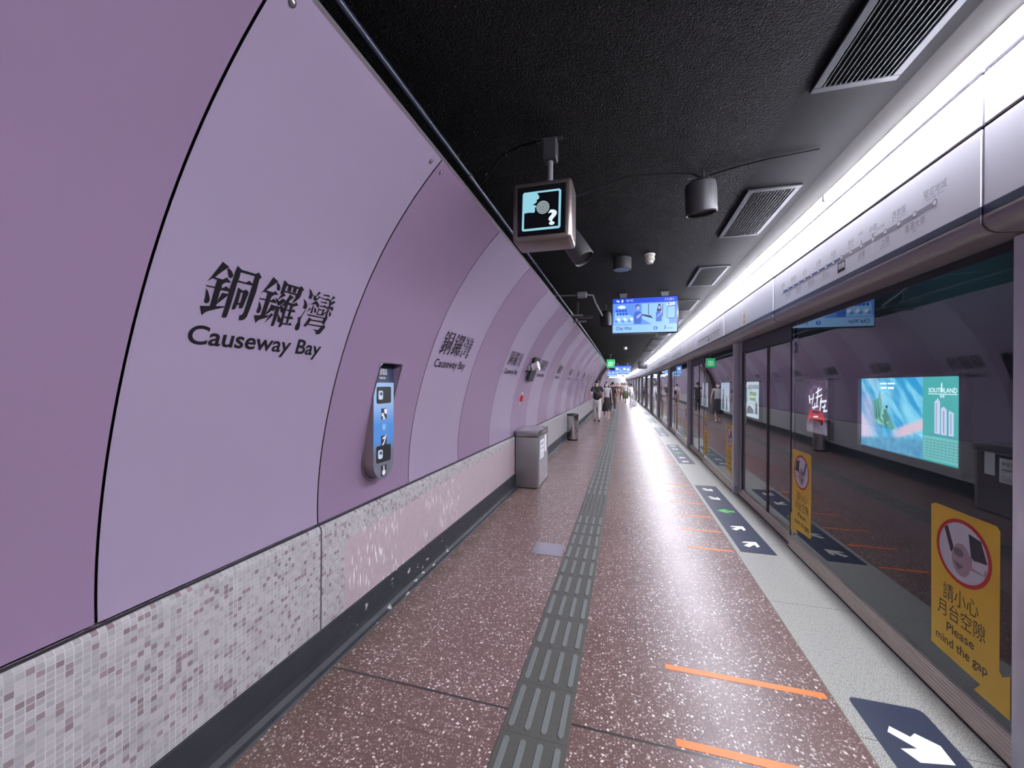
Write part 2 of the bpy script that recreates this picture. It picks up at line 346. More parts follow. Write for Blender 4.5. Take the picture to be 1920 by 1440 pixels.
# enamel panels: 0.913 m wide, alternating lilac / purple
PW = 0.913; PJ = 0.822; HPY = 2.2025
npan = 0
wall = thing('wall_left_enamel', None, None, kind='structure', bend=False)
for i in range(-5, 70):
    a = PJ + PW * i + 0.004; e = PJ + PW * (i + 1) - 0.004
    if e < Y0 or a > 60: continue
    b = MB(); b.smooth = True
    zz = [0.758 + (2.575 - 0.758) * j / 36 for j in range(37)]
    if i == 1:                                                       # this panel has the opening of the help point
        zz = sorted([z for z in zz if abs(z - 1.40) > 0.02 and abs(z - 1.625) > 0.02] + [1.40, 1.625])
        ycol = [a, HPY - 0.112, HPY + 0.118, e]
        for c0 in range(3):
            for z0, z1 in zip(zz[:-1], zz[1:]):
                if c0 == 1 and 1.399 < z0 < 1.62: continue
                b.add([(wx(z0), ycol[c0], z0), (wx(z0), ycol[c0 + 1], z0), (wx(z1), ycol[c0 + 1], z1), (wx(z1), ycol[c0], z1)], [(0, 1, 2, 3)])
        zl = [z for z in zz if 1.399 < z < 1.63]
        for yy in (ycol[1], ycol[2]): b.prof([(wx(z), z) for z in zl] + [(-1.56, 1.625), (-1.56, 1.40)], [yy, yy + 0.0005], True)
        b.add([(wx(1.625), ycol[1], 1.625), (wx(1.625), ycol[2], 1.625), (-1.56, ycol[2], 1.625), (-1.56, ycol[1], 1.625)], [(0, 1, 2, 3)])
        b.add([(wx(2.575), a, 2.575), (wx(2.575), e, 2.575), (wx(2.575) - 0.04, e, 2.60), (wx(2.575) - 0.04, a, 2.60)], [(0, 1, 2, 3)])
    else:
        b.prof([(wx(z), z) for z in zz] + [(wx(2.575) - 0.01, 2.583), (wx(2.575) - 0.04, 2.60)], ysr(a, e, 0.95))
    o = b.obj('wall_panel', LIL if i % 2 == 0 else PUR, wall, bend=True, smooth=True)
    npan += 1
b = MB(); b.prof([(-1.5605, 0.744), (-1.5545, 0.744), (-1.5545, 0.7505), (-1.5605, 0.7505)], YS, True)
b.obj('panel_seam', plain('dark_seam', (40, 30, 44), 0.6), wall, bend=True)
b = MB(); x0 = wx(2.575)
b.prof([(x0 - 0.004, 2.571), (x0 + 0.006, 2.574), (x0 + 0.002, 2.588), (x0 - 0.008, 2.585)], YS, True); b.obj('top_edge_trim', TRIMW, wall, bend=True)

# ================================================================ tactile paving
b = MB(); xa, xb2 = -0.517, -0.224; TP = 0.296; t0 = 1.649 - TP * 8
b.prof([(xa, 0.0), (xa + 0.004, 0.003), (xb2 - 0.004, 0.003), (xb2, 0.0)], ysr(t0, 60, 1.0))
i = 0
y = t0
while y < 34:
    dots = 4.6 < y < 5.3 or 12.9 < y < 13.4
    if dots:
        for cx in range(6):
            for cy in range(6):
                X = xa + 0.026 + cx * 0.048; Y = y + 0.025 + cy * 0.049
                b.add([(X + 0.012 * math.cos(q), Y + 0.012 * math.sin(q), 0.003) for q in [math.pi / 4 * t for t in range(8)]] + [(X + 0.007 * math.cos(q), Y + 0.007 * math.sin(q), 0.008) for q in [math.pi / 4 * t for t in range(8)]],
                      [(t, (t + 1) % 8, 8 + (t + 1) % 8, 8 + t) for t in range(8)] + [tuple(range(8, 16))])
    else:
        for cx in range(4):
            X = xa + 0.037 + cx * 0.073; h = 0.0135; L0 = y + 0.022; L1 = y + TP - 0.022
            ring = lambda w, e, z: [(X - w, L0 + w - e, z), (X - w * 0.6, L0 - e + w * 0.25, z), (X, L0 - e, z), (X + w * 0.6, L0 - e + w * 0.25, z), (X + w, L0 + w - e, z),
                                    (X + w, L1 - w + e, z), (X + w * 0.6, L1 + e - w * 0.25, z), (X, L1 + e, z), (X - w * 0.6, L1 + e - w * 0.25, z), (X - w, L1 - w + e, z)]
            b.add(ring(0.0155, 0, 0.003) + ring(0.0105, -0.004, 0.008), [(t, (t + 1) % 10, 10 + (t + 1) % 10, 10 + t) for t in range(10)] + [tuple(range(10, 20))])
    y += TP
tac = b.obj('tactile_paving', TAC, bend=True); tag(tac, 'long grey ribbed tactile guide path running down the red floor', 'tactile paving')

# ================================================================ station name lettering
GL = [[(1958,11950),(2230,11834),(2165,11767),(2045,11613),(1873,11366),(1665,11174),(1761,11361),(1898,11760)],[(2165,11767),(2244,11790),(2355,11720),(2450,11605),(2452,11534),(2400,11475),(2338,11476),(2283,11540),(2233,11667)],[(1964,11313),(2199,11289),(2182,11179),(2208,11009),(2180,10932),(2187,10652),(2189,10407),(1981,10347),(1981,10642),(1976,10970),(1964,11123)],[(1766,11320),(1840,11369),(2150,11363),(2261,11473),(2435,11342),(2427,11309),(2284,11293),(2193,11199),(1961,11295)],[(1641,11041),(1975,11057),(1984,10998),(1725,10994)],[(2190,11040),(2341,11166),(2492,11078),(2482,10995),(2189,10987)],[(1706,10942),(1801,10842),(1905,10660),(1934,10546),(1911,10454),(1836,10430),(1768,10459),(1755,10524),(1761,10645)],[(2264,10908),(2492,10908),(2463,10829),(2203,10480),(2181,10405),(2196,10619)],[(1670,10311),(2486,10457),(2498,10415),(2161,10269),(1943,10158),(1866,10083),(1824,9998),(1774,10067)],[(2482,11963),(2682,11870),(2672,11767),(2690,11527),(2675,11378),(2681,11051),(2686,10506),(2672,10121),(2638,10051),(2553,10037),(2487,10052),(2498,10415),(2475,11074),(2474,11683)],[(2654,11871),(3219,11868),(3327,11956),(3498,11813),(3438,11711),(3223,11775),(2672,11767)],[(3225,11851),(3498,11813),(3438,11711),(3477,11203),(3451,10621),(3415,10231),(3354,10106),(3235,10049),(3131,10041),(3111,10235),(3191,10259),(3234,10370),(3244,10770),(3238,11373),(3225,11634)],[(2681,11470),(2973,11465),(3082,11568),(3253,11472),(3244,11413),(2667,11403)],[(2750,11223),(2966,11147),(2907,11068),(2921,10701),(2890,10436),(2830,10391),(2750,10400),(2766,10779),(2760,11089)],[(2948,11143),(3084,11222),(3203,11129),(3151,11051),(2875,11079)],[(2983,11151),(3203,11129),(3182,10870),(3147,10524),(3101,10487),(3009,10478),(2983,10622),(3000,10718),(2991,11014)],[(2902,10670),(3017,10694),(3024,10611),(2898,10595)],[(3956,11957),(4234,11831),(4169,11765),(4001,11553),(3856,11381),(3665,11202),(3740,11346),(3861,11645)],[(4174,11775),(4251,11787),(4350,11723),(4418,11608),(4421,11518),(4362,11480),(4289,11503),(4235,11644)],[(3756,11302),(3856,11381),(4158,11374),(4254,11453),(4432,11323),(4277,11296),(4194,11228),(3944,11283)],[(3944,11283),(4210,11280),(4155,11138),(4154,10943),(4144,10569),(4143,10415),(3946,10380),(3950,10725),(3954,11013)],[(3648,11033),(3959,11046),(3972,10985),(3734,10981)],[(4133,11004),(4283,11134),(4418,11065),(4437,10962),(4146,10966)],[(3709,10905),(3797,10821),(3883,10679),(3897,10602),(3875,10463),(3816,10436),(3732,10460),(3722,10569),(3745,10700)],[(4248,10906),(4366,10857),(4450,10824),(4363,10659),(4159,10418),(4165,10557),(4229,10731)],[(3671,10331),(4328,10447),(4241,10334),(3967,10207),(3889,10130),(3834,10037),(3778,10136)],[(4466,11967),(4637,11896),(4658,11752),(4659,11584),(4652,11433),(4488,11394),(4480,11723)],[(4528,11884),(4732,11854),(5271,11855),(5264,11775),(4652,11767)],[(5271,11855),(5359,11938),(5539,11808),(5478,11714),(5483,11504),(5459,11411),(5301,11393),(5200,11440),(5248,11520),(5261,11783)],[(4621,11559),(5251,11564),(5262,11489),(4628,11494)],[(4727,11794),(4912,11773),(4938,11567),(4747,11581)],[(4996,11786),(5174,11770),(5185,11575),(5013,11577)],[(4525,11419),(4667,11444),(4785,11363),(4694,11325),(4596,11236),(4463,11091),(4492,11213),(4549,11358)],[(4668,11244),(4855,11159),(4665,10951),(4572,10898),(4423,11049),(4325,11217),(4486,11129),(4561,11079)],[(4364,10552),(4491,10501),(4373,10316),(4208,10085),(4271,10299)],[(4243,10897),(4434,10870),(4694,10873),(4913,10696),(4876,10638),(4769,10669),(4700,10807),(4589,10852),(4478,10747),(4431,10622),(4274,10707)],[(4503,10884),(4682,10854),(4682,10435),(4667,10098),(4635,10026),(4513,10033),(4523,10358),(4489,10716)],[(4679,10602),(4831,10444),(4914,10373),(4923,10239),(4832,10224),(4743,10261),(4712,10457)],[(4945,11476),(5176,11374),(5054,11253),(4958,11044),(4819,10948),(4712,10927),(4807,11081),(4890,11268)],[(4801,11147),(4994,11154),(5024,10922),(5010,10645),(5034,10308),(5029,10102),(4974,10034),(4868,10035),(4892,10217),(4882,10622),(4867,10924)],[(5275,11457),(5472,11432),(5334,11262),(5178,11090),(5190,11265)],[(4982,11135),(5250,11114),(5385,11211),(5537,11094),(5418,11052),(5298,10993),(4982,11032)],[(5055,10842),(5278,10833),(5370,10912),(5501,10788),(5287,10757),(5023,10768)],[(5030,10538),(5272,10529),(5365,10606),(5499,10480),(5302,10447),(5019,10459)],[(5036,10248),(5336,10244),(5389,10322),(5525,10203),(5379,10181),(5022,10178)],[(5123,11079),(5272,11058),(5290,10697),(5289,10262),(5175,10245),(5158,10621),(5135,10892)],[(4654,10982),(4878,10842),(4974,10741),(4900,10626),(4735,10763)],[(5762,11942),(5907,11875),(6064,11740),(6091,11608),(6077,11519),(5988,11502),(5919,11526),(5907,11687),(5852,11811)],[(5670,11445),(5845,11348),(5960,11235),(5990,11103),(5919,11021),(5810,11025),(5785,11097),(5799,11236)],[(6165,11538),(6009,11159),(5946,10854),(5874,10619),(5875,10482),(5940,10287),(5948,10099),(5876,10017),(5772,10023),(5710,10082),(5701,10216),(5756,10394),(5729,10543),(5658,10598),(5759,10599),(5842,10698),(5970,11099)],[(6081,11727),(6254,11680),(6338,11928),(6482,11883),(6384,11780),(6288,11653),(6364,11582),(6427,11737),(6530,11707),(6419,11559),(6367,11477),(6233,11483),(6165,11538),(6162,11642)],[(6327,11468),(6455,11478),(6603,11350),(6612,11227),(6502,11223),(6431,11332),(6151,11274),(6093,11210),(6203,11355)],[(6166,11138),(6233,11082),(6056,10892),(6114,11059)],[(6277,11283),(6338,11243),(6382,10935),(6339,10883),(6261,10886),(6260,11070)],[(6400,11202),(6517,11137),(6581,10989),(6491,10937),(6436,11015)],[(6596,11856),(6967,11907),(7084,11815),(6664,11809)],[(6434,11721),(6627,11694),(6859,11692),(6949,11748),(7191,11692),(7120,11640),(6840,11633),(6549,11667)],[(6591,11525),(6864,11530),(6930,11589),(7053,11479),(6959,11478),(6658,11477)],[(6610,11333),(6877,11352),(6929,11417),(7123,11329),(7018,11299),(6677,11285)],[(6626,11247),(6704,11173),(6699,11029),(6714,10889),(6616,10880),(6642,11054)],[(6704,11173),(6909,11177),(6991,11229),(7032,11165),(6712,11103)],[(6880,11190),(7006,11196),(7028,10909),(6891,10903),(6911,11069)],[(6692,10939),(6963,10952),(6967,10889),(6714,10889)],[(7175,11725),(7236,11923),(7410,11870),(7313,11792),(7205,11713),(7262,11596),(7361,11719),(7515,11659),(7346,11521),(7239,11389),(7179,11413),(7114,11602)],[(7223,11422),(7389,11381),(7393,11475),(7523,11333),(7491,11215),(7408,11236),(7331,11296),(7067,11244),(7058,11316)],[(7326,11202),(7463,11117),(7511,11013),(7451,10928),(7383,10944)],[(7112,11143),(7165,11080),(7014,10888),(7020,10980)],[(7162,11244),(7294,11270),(7277,10990),(7354,10818),(7175,10788),(7173,11008)],[(6092,10829),(7109,10832),(7183,10771),(7062,10778),(6195,10761)],[(7109,10832),(7354,10818),(7294,10624),(7294,10513),(7123,10523),(7117,10705)],[(6281,10706),(6464,10632),(6395,10480),(6332,10364),(6252,10239),(6110,10278),(6206,10467)],[(6423,10625),(7113,10659),(7124,10578),(6406,10561)],[(6336,10409),(7185,10432),(7144,10361),(6338,10348)],[(7167,10420),(7294,10513),(7403,10381),(7313,10239),(7220,10060),(7104,9999),(6943,9997),(6921,10111),(6691,10205),(7002,10195),(7092,10317)]]
def shift(fn, dy): return lambda u, v, d: fn(u + dy, v, d)
for q in range(11):
    base = PJ + 2 * PW * q - (0.045 if q else 0)
    lab = ['largest black station name on the nearest lilac wall panel', 'black station name on the lilac panel just beyond the help point', 'third black station name along the wall, before the bracketed wall monitor'][q] if q < 3 else '%s black station name along the purple wall counting from the camera' % ORD[q]
    t = thing('station_name', lab, 'wall lettering', (0, base, 0), 'station names on the wall panels')
    fn = lambda u, v, d: (lambda p: (p[0], p[1], p[2]))(wallfn(u, v, d))
    b = MB()
    for pl in GL:
        pts = [(a / 1e4, s_ / 1e4) for a, s_ in pl]
        bb = bmesh.new(); vs = [bb.verts.new((u, v, 0)) for u, v in pts]
        fc = bb.faces.new(vs); rs = bmesh.ops.triangulate(bb, faces=[fc]); bb.verts.index_update()
        b.add([fn(v.co.x, v.co.y, 0.0012) for v in bb.verts], [[v.index for v in f.verts] for f in bb.faces]); bb.free()
    b.obj('chinese_characters', INK, t)
    b = MB(); b.text('Causeway Bay', fn, 0.155, 0.899, 0.066, w=0.60, bold=0.018, d=0.0012); b.obj('english_lettering', INK, t)

# panel fixing screws near the top of the wall
for n_, (Y, who) in enumerate(((0.878, 'left end of the big lettered lilac panel'), (1.683, 'right end of the big lettered lilac panel'), (1.787, 'left end of the dark panel holding the help point'))):
    t = thing('fixing_screw', 'small steel screw at the top %s' % who, 'screw', (0, Y, 0), 'screws along the panel tops')
    p = Vector(wallfn(0, 1.960, 0.0)); q = Vector(wallfn(0, 1.960, 0.004)); nrm = (q - p).normalized(); M = nrm.to_track_quat('Z', 'Y').to_matrix()
    b = MB(); b.lathe([(0.0001, 0.004), (0.005, 0.0035), (0.0085, 0.001), (0.009, -0.001)], p, 12, M); b.obj('screw_head', STEEL, t, smooth=True)
    b = MB(); b.lathe([(0.012, -0.0005), (0.012, 0.0008), (0.009, 0.0012)], p, 12, M); b.obj('washer', DSTEEL, t)

# ================================================================ floor mats, tape, plates
ZF = 0.0012
def fl(u, v, d): return (u, v, ZF + d)
def arrow_far(cx, cy, s=1.0, flip=False):     # small arrow, tip towards the doors
    pts = [(-0.085, -0.03), (0.005, -0.022), (-0.05, -0.085), (0.0, -0.085), (0.075, 0.0), (0.0, 0.085), (-0.05, 0.085), (0.005, 0.022), (-0.085, 0.03)]
    return [(cx + a * s, cy + c_ * s * (-1 if flip else 1)) for a, c_ in pts]
def chevron(cx, cy, ang, s=1.0):
    pts = [(-0.10, -0.026), (0.0, -0.026), (-0.045, -0.075), (0.005, -0.075), (0.09, 0.0), (0.005, 0.075), (-0.045, 0.075), (0.0, 0.026), (-0.10, 0.026)]
    ca, sa = math.cos(ang), math.sin(ang)
    return [(cx + (a * ca - c_ * sa) * s, cy + (a * sa + c_ * ca) * s) for a, c_ in pts]
GREEN = plain('green_film', (70, 190, 80), 0.45); CREAM = plain('cream_film', (226, 230, 214), 0.45); MATN = plain('navy_floor_film', (44, 52, 72), 0.38)
for m in range(6):
    yc = 1.06 + 4.2 * m; w = 0.29; x0 = 1.006 if m else 1.033
    t = thing('queue_mat', ['navy floor mat with a big cream arrow at the lower right corner', 'navy floor mat with four white arrows and a green one', 'navy floor mat before the second screen door bay', 'navy floor mat before the third screen door bay', 'navy floor mat before the fourth screen door bay', 'navy floor mat before the fifth screen door bay'][m], 'floor mat', (0, yc, 0), 'navy queuing mats at the doors')
    b = MB(); b.slab(rrect(w, 2.48, 0.012 if m else 0.03, x0 + w / 2, 0), fl, -0.001, 0); b.obj('mat_film', MATN, t)
    for j, dy in enumerate((-1.02, -0.58, 0.0, 0.55, 1.0)):
        b = MB(); cx = x0 + 0.145
        if j == 2: b.poly(chevron(cx, dy, math.pi, 1.0), fl, 0.0006); b.obj('green_arrow', GREEN, t)
        elif m == 0 and j == 4:
            pts = [(1.098, 2.112), (1.123, 2.150), (1.176, 2.108), (1.205, 2.135), (1.268, 2.09), (1.262, 2.00), (1.135, 1.975), (1.10, 2.03), (1.165, 2.048)]
            b.poly([(a, v - yc) for a, v in pts], fl, 0.0006); b.obj('cream_arrow', CREAM, t)
        else: b.poly(chevron(cx, dy, math.radians(50 if j < 2 else -50), 0.95), fl, 0.0006); b.obj('white_arrow', CREAM, t)
rows = [1.32, 1.80, 2.268] + [4.01, 4.49, 4.96, 5.49, 6.03, 6.47] + [8.2, 8.7]
for n_, Y in enumerate(rows):
    far = Y > 7
    L = (0.209, 0.937) if n_ < 3 else (0.70 if n_ > 3 else 0.655, 0.945)
    L = (0.4, 0.94) if far else L
    if 3 <= n_ < 9: L = (0.56, 0.945)
    o = None; b = MB(); hw = 0.0195 if n_ < 3 else 0.016
    b.slab(rrect(L[1] - L[0], hw * 2, 0.007, (L[0] + L[1]) / 2, 0, 2), fl, -0.001, 0)
    lab = {1: 'orange floor tape stripe cut by the bottom edge, beside the dark joint', 2: 'longest bright orange floor tape stripe in the lower right', 0: 'orange floor tape stripe below the lower frame edge'}.get(n_, 'thin orange floor tape stripe, %s beyond the two long ones' % ORD[min(n_ - 3, 19)])
    o = b.obj('floor_tape', ORANGE); move(o, 0, Y, 0); tag(o, lab, 'floor tape', 'orange queue stripes')
b = MB(); b.slab([(-0.81, 3.45), (-0.535, 3.45), (-0.535, 3.715), (-0.81, 3.715)], fl, -0.001, 0.0005); o = b.obj('floor_plate', mat_steel('plate_steel', (190, 190, 196), 0.25), bend=True); tag(o, 'square steel access plate in the floor left of the tactile path', 'floor plate')
b = MB()
for pts in ([(-1.013, 3.118), (-0.52, 3.118), (-0.52, 3.123), (-1.013, 3.123)], [(-0.162, 3.15), (-0.157, 3.15), (-0.157, 3.92), (-0.162, 3.92)], [(-1.015, 3.12), (-1.010, 3.12), (-1.010, 3.79), (-1.015, 3.79)]): b.poly(pts, fl, 0)
o = b.obj('floor_hatch_frame', plain('brass_edge', (150, 122, 96), 0.4), bend=True); tag(o, 'thin brass outline of a floor hatch around the steel plate', 'hatch frame')

# ================================================================ litter bins
t = thing('litter_bin', 'square stainless steel litter bin with white notices against the wall', 'bin', (-1.33, 5.62, 0), rz=0.0)
W2, D2, Hh = 0.125, 0.34, 0.86
b = MB(); b.rbox(-0.20, 0.13, -0.05, 0.72, 0.01, 0.74, 0.008); b.obj('body', plain('satin_steel', (134, 130, 132), 0.35, 0.5), t, smooth=True)
b = MB(); b.box(-0.18, 0.11, -0.03, 0.70, 0.0, 0.02); b.obj('plinth', BLACK, t)
b = MB(); b.rbox(-0.205, 0.135, -0.06, 0.73, 0.745, 0.825, 0.008); b.obj('lid', STEEL, t, smooth=True)
b = MB(); b.box(-0.204, 0.134, -0.054, 0.724, 0.738, 0.746); b.obj('lid_seam', RUBBER, t)
b = MB(); b.box(0.1305, 0.1345, 0.02, 0.66, 0.03, 0.72); b.obj('front_door', mat_steel('pale_steel_door', (200, 204, 212), 0.24), t)
fx = lambda x: (lambda u, v, d: (x + d, u, v))
b = MB(); b.box(0.134, 0.1365, 0.09, 0.36, 0.40, 0.68); b.m = 1
[b.box(0.1365, 0.1369, 0.12 + 0.055 * i, 0.16 + 0.055 * i, 0.60, 0.64) for i in range(4)]; b.box(0.1365, 0.1369, 0.12, 0.33, 0.54, 0.56)
for i in range(3): b.box(0.1365, 0.1369, 0.12, 0.33, 0.43 + i * 0.025, 0.437 + i * 0.025)
b.obj('notice', [WHITE, GREYINK], t)
b = MB(); b.box(0.134, 0.1365, 0.42, 0.56, 0.46, 0.72); b.obj('notice', WHITE, t)
t = thing('litter_bin', 'round steel litter bin with black rim, farther along the wall', 'bin', (-1.345, 10.78, 0))
b = MB(); b.lathe([(0.135, 0.0), (0.145, 0.02), (0.145, 0.045)], seg=32); b.obj('base_ring', RUBBER, t, smooth=True)
b = MB(); b.lathe([(0.150, 0.04), (0.155, 0.05), (0.155, 0.66), (0.150, 0.665)], seg=32); b.obj('body', mat_steel('polished_steel', (205, 205, 210), 0.16), t, smooth=True)
b = MB(); b.lathe([(0.150, 0.66), (0.160, 0.665), (0.160, 0.70), (0.150, 0.715), (0.11, 0.72), (0.10, 0.70), (0.0, 0.68)], seg=32); b.obj('rim', BLACK, t, smooth=True)
b = MB(); b.lathe([(0.0, 0.705), (0.07, 0.708), (0.072, 0.70), (0.0, 0.699)], c=(0.02, -0.02, 0.0), seg=20); b.obj('ashtray', STEEL, t, smooth=True)

# ================================================================ help point on the wall
hx = -1.48
t = thing('help_point', 'tall rounded steel help point panel with two black intercom windows', 'help point', (hx, HPY, 0))
def plate_outline(w, z0, z1, r=None):
    r = w / 2 if r is None else r
    pts = [(-w / 2, z1), (-w / 2, z0 + r)] + [( -r * math.cos(math.radians(a)), z0 + r - r * math.sin(math.radians(a))) for a in range(10, 180, 10)] + [(w / 2, z0 + r), (w / 2, z1)]
    return pts
pf = lambda x: (lambda u, v, d: (x + d, u, v))
b = MB(); b.slab(plate_outline(0.211, 0.905, 1.50), pf(0), -0.085, 0.0); b.obj('housing', plain('brown_grey_steel', (150, 138, 140), 0.35, 0.6), t)
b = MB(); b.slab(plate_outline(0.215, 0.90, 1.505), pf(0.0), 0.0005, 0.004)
k = N('painted_reflection_steel'); P, x, y, z = k.obj()
c = k.mix(k.ramp(z, 1.05, 1.16), srgb(120, 124, 134), srgb(96, 158, 224)); c = k.mix(k.ramp(z, 1.22, 1.42), c, srgb(176, 208, 240)); k.set(c, 0.22, 0.25)  # light box reflection painted into the steel: grey below, blue, pale above
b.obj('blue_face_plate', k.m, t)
# top hood: dark recess with name strip
b = MB(); b.slab([(-0.109, 1.505), (-0.109, 1.622), (0.115, 1.622), (0.115, 1.505)], pf(0), -0.06, -0.004); b.obj('name_strip', plain('slate_strip', (52, 62, 84), 0.4), t)
b = MB(); b.tube([(wx(z) + 0.002 - hx, 0.120, z) for z in (1.40, 1.47, 1.55, 1.60)] + [(wx(1.625) + 0.002 - hx, 0.112, 1.627), (wx(1.625) + 0.002 - hx, -0.10, 1.627)] + [(wx(z) + 0.002 - hx, -0.114, z) for z in (1.61, 1.55, 1.47, 1.40)], 0.004, 6); b.obj('hood_rim', STEEL, t)
b = MB(); b.text('召援電話', pf(0), -0.072, 1.558, 0.030, w=0.11, d=0.001); b.text('Help Line', pf(0), -0.045, 1.530, 0.013, w=0.065, bold=0.02, d=0.001); b.obj('name_lettering', WHITE, t)
for zc in (1.427, 1.057):
    b = MB(); b.slab(rrect(0.152, 0.105, 0.012, -0.002, zc), pf(0), 0.004, 0.0065); w_ = b.obj('intercom_window', BLACK, t)
    b = MB(); b.slab(rrect(0.044, 0.055, 0.01, -0.044, zc), pf(0), 0.0065, 0.011); b.m = 1; b.slab(rrect(0.022, 0.018, 0.002, -0.042, zc + 0.008), pf(0), 0.011, 0.0115); b.obj('call_button', [plain('pale_button', (196, 212, 226), 0.3), DGREY], w_)
def picto(z, shapes):
    b = MB(); b.slab([(-0.03, z - 0.035), (0.03, z - 0.035), (0.03, z + 0.035), (-0.03, z + 0.035)], pf(0), 0.004, 0.005)
    b.m = 1
    for p_ in shapes: b.poly([(a, z + c_) for a, c_ in p_], pf(0), 0.0056)
    return b.obj('pictogram', [plain('dark_pictogram', (44, 50, 66), 0.4), WHITE], t)
picto(1.307, [[(0.0, 0.03), (0.03, 0.032), (0.028, 0.0), (0.005, 0.0), (0.004, 0.012), (-0.002, 0.016)], [(-0.028, 0.005), (-0.01, 0.008), (0.0, -0.01), (0.012, -0.03), (0.024, -0.034), (-0.015, -0.034), (-0.012, -0.015), (-0.026, -0.014)]])
picto(1.135, [[(0.018, 0.036), (0.028, 0.04), (0.016, 0.01), (0.006, -0.01), (-0.004, -0.02), (-0.022, -0.036), (-0.03, -0.03), (-0.012, -0.014), (0.0, 0.0), (0.006, 0.014), (-0.016, 0.012), (-0.016, 0.024), (0.004, 0.028)]])
picto(0.948, [circ(0, -0.012, 0.018, n=14), circ(0.0, 0.025, 0.006, n=8), [(-0.004, 0.02), (0.004, 0.02), (0.005, 0.004), (0.018, -0.002), (0.02, -0.02), (0.012, -0.004), (-0.004, -0.002)]])
b = MB(); b.slab(circ(-0.0, 1.224, 0.022, n=20), pf(0), 0.004, 0.005); b.obj('speaker_grille', plain('soft_blue', (130, 172, 216), 0.35), t)
b = MB(); b.tube([(wx(1.02) + 0.003 - hx, -0.116, 1.16)] + [(wx(1.02) + 0.003 - hx, -0.116 * math.cos(math.radians(a)), 1.01 - 0.12 * math.sin(math.radians(a))) for a in range(0, 181, 15)], 0.005, 6); b.obj('wall_collar', STEEL, t)

# ================================================================ platform screen doors
STX = [(0.472, 0.912), (0.441, 0.925), (0.105, 0.923), (0.088, 0.906), (0.089, 0.331), (0.076, 0.317), (0.041, 0.343), (0.041, 0.167), (0.213, 0.167), (0.179, 0.212), (0.467, 0.225)]
def sticker(parent, mirror, idx):
    x = 1.4805
    fn = (lambda u, v, d: (x - d, 2.29 - u, v)) if mirror else (lambda u, v, d: (x - d, u, v))
    tf = lambda u, v, d: (x - d, u, v)
    b = MB(); b.slab(STX, fn, -0.0005, 0.0006); s_ = b.obj('gap_warning_sticker', YEL, parent)
    cx, cy = (0.279, 0.741)
    b = MB()
    n = 32; o_ = circ(cx, cy, 0.155, 0.150, n); i_ = circ(cx, cy, 0.137, 0.133, n)
    for j in range(n): k_ = (j + 1) % n; b.add([fn(*o_[j], 0.001), fn(*o_[k_], 0.001), fn(*i_[k_], 0.001), fn(*i_[j], 0.001)], [(0, 1, 2, 3)])
    b.obj('red_ring', RED, s_)
    b = MB(); b.poly(i_, fn, 0.0009)
    b.m = 1; b.poly([(cx + 0.105, cy + 0.085), (cx + 0.085, cy + 0.10), (cx + 0.045, cy + 0.0), (cx + 0.065, cy - 0.02)], fn, 0.0012); b.poly([(cx - 0.035, cy + 0.10), (cx - 0.10, cy + 0.088), (cx - 0.133, cy + 0.0), (cx - 0.05, cy - 0.01)], fn, 0.0012)
    b.m = 2; b.poly(circ(cx + 0.005, cy - 0.035, 0.055, 0.075, 18), fn, 0.0014); b.poly([(cx - 0.02, cy + 0.01), (cx - 0.13, cy - 0.03), (cx - 0.125, cy - 0.055), (cx - 0.03, cy - 0.06)], fn, 0.0013)
    b.m = 3; b.poly(circ(cx + 0.02, cy - 0.005, 0.03, 0.02, 12), fn, 0.0016); b.poly([(cx + 0.05, cy - 0.05), (cx - 0.01, cy - 0.06), (cx + 0.02, cy - 0.085)], fn, 0.0016)
    b.m = 0; b.poly([(cx - 0.055, cy - 0.01), (cx - 0.12, cy - 0.018), (cx - 0.118, cy - 0.05), (cx - 0.055, cy - 0.045)], fn, 0.0018)
    b.obj('shoe_pictogram', [plain('picto_white', (214, 218, 226), 0.5), plain('picto_navy', (40, 44, 62), 0.5), plain('picto_pink', (176, 156, 164), 0.5), plain('picto_grey', (118, 112, 126), 0.5)], s_)
    c0 = 2.29 - 0.29 if mirror else 0.29
    tm = lambda u, v, d: (x - d, c0 - u, v)
    b = MB(); b.text('請小心', tm, 0.0, 0.490, 0.062, w=0.20, d=0.0012, align='C'); b.text('月台空隙', tm, 0.0, 0.405, 0.058, w=0.27, d=0.0012, align='C'); b.obj('chinese_warning', plain('brown_ink', (72, 58, 24), 0.5), s_)
    b = MB()
    b.text('Please', tm, 0.0, 0.338, 0.042, w=0.155, bold=0.012, d=0.0012, align='C'); b.text('mind the gap', tm, 0.0, 0.270, 0.042, w=0.29, bold=0.012, d=0.0012, align='C')
    b.obj('english_warning', plain('brown_ink', (72, 58, 24), 0.5), s_)
SEAL_SHADE = plain('black_seal_and_shade', (18, 18, 20), 0.5)
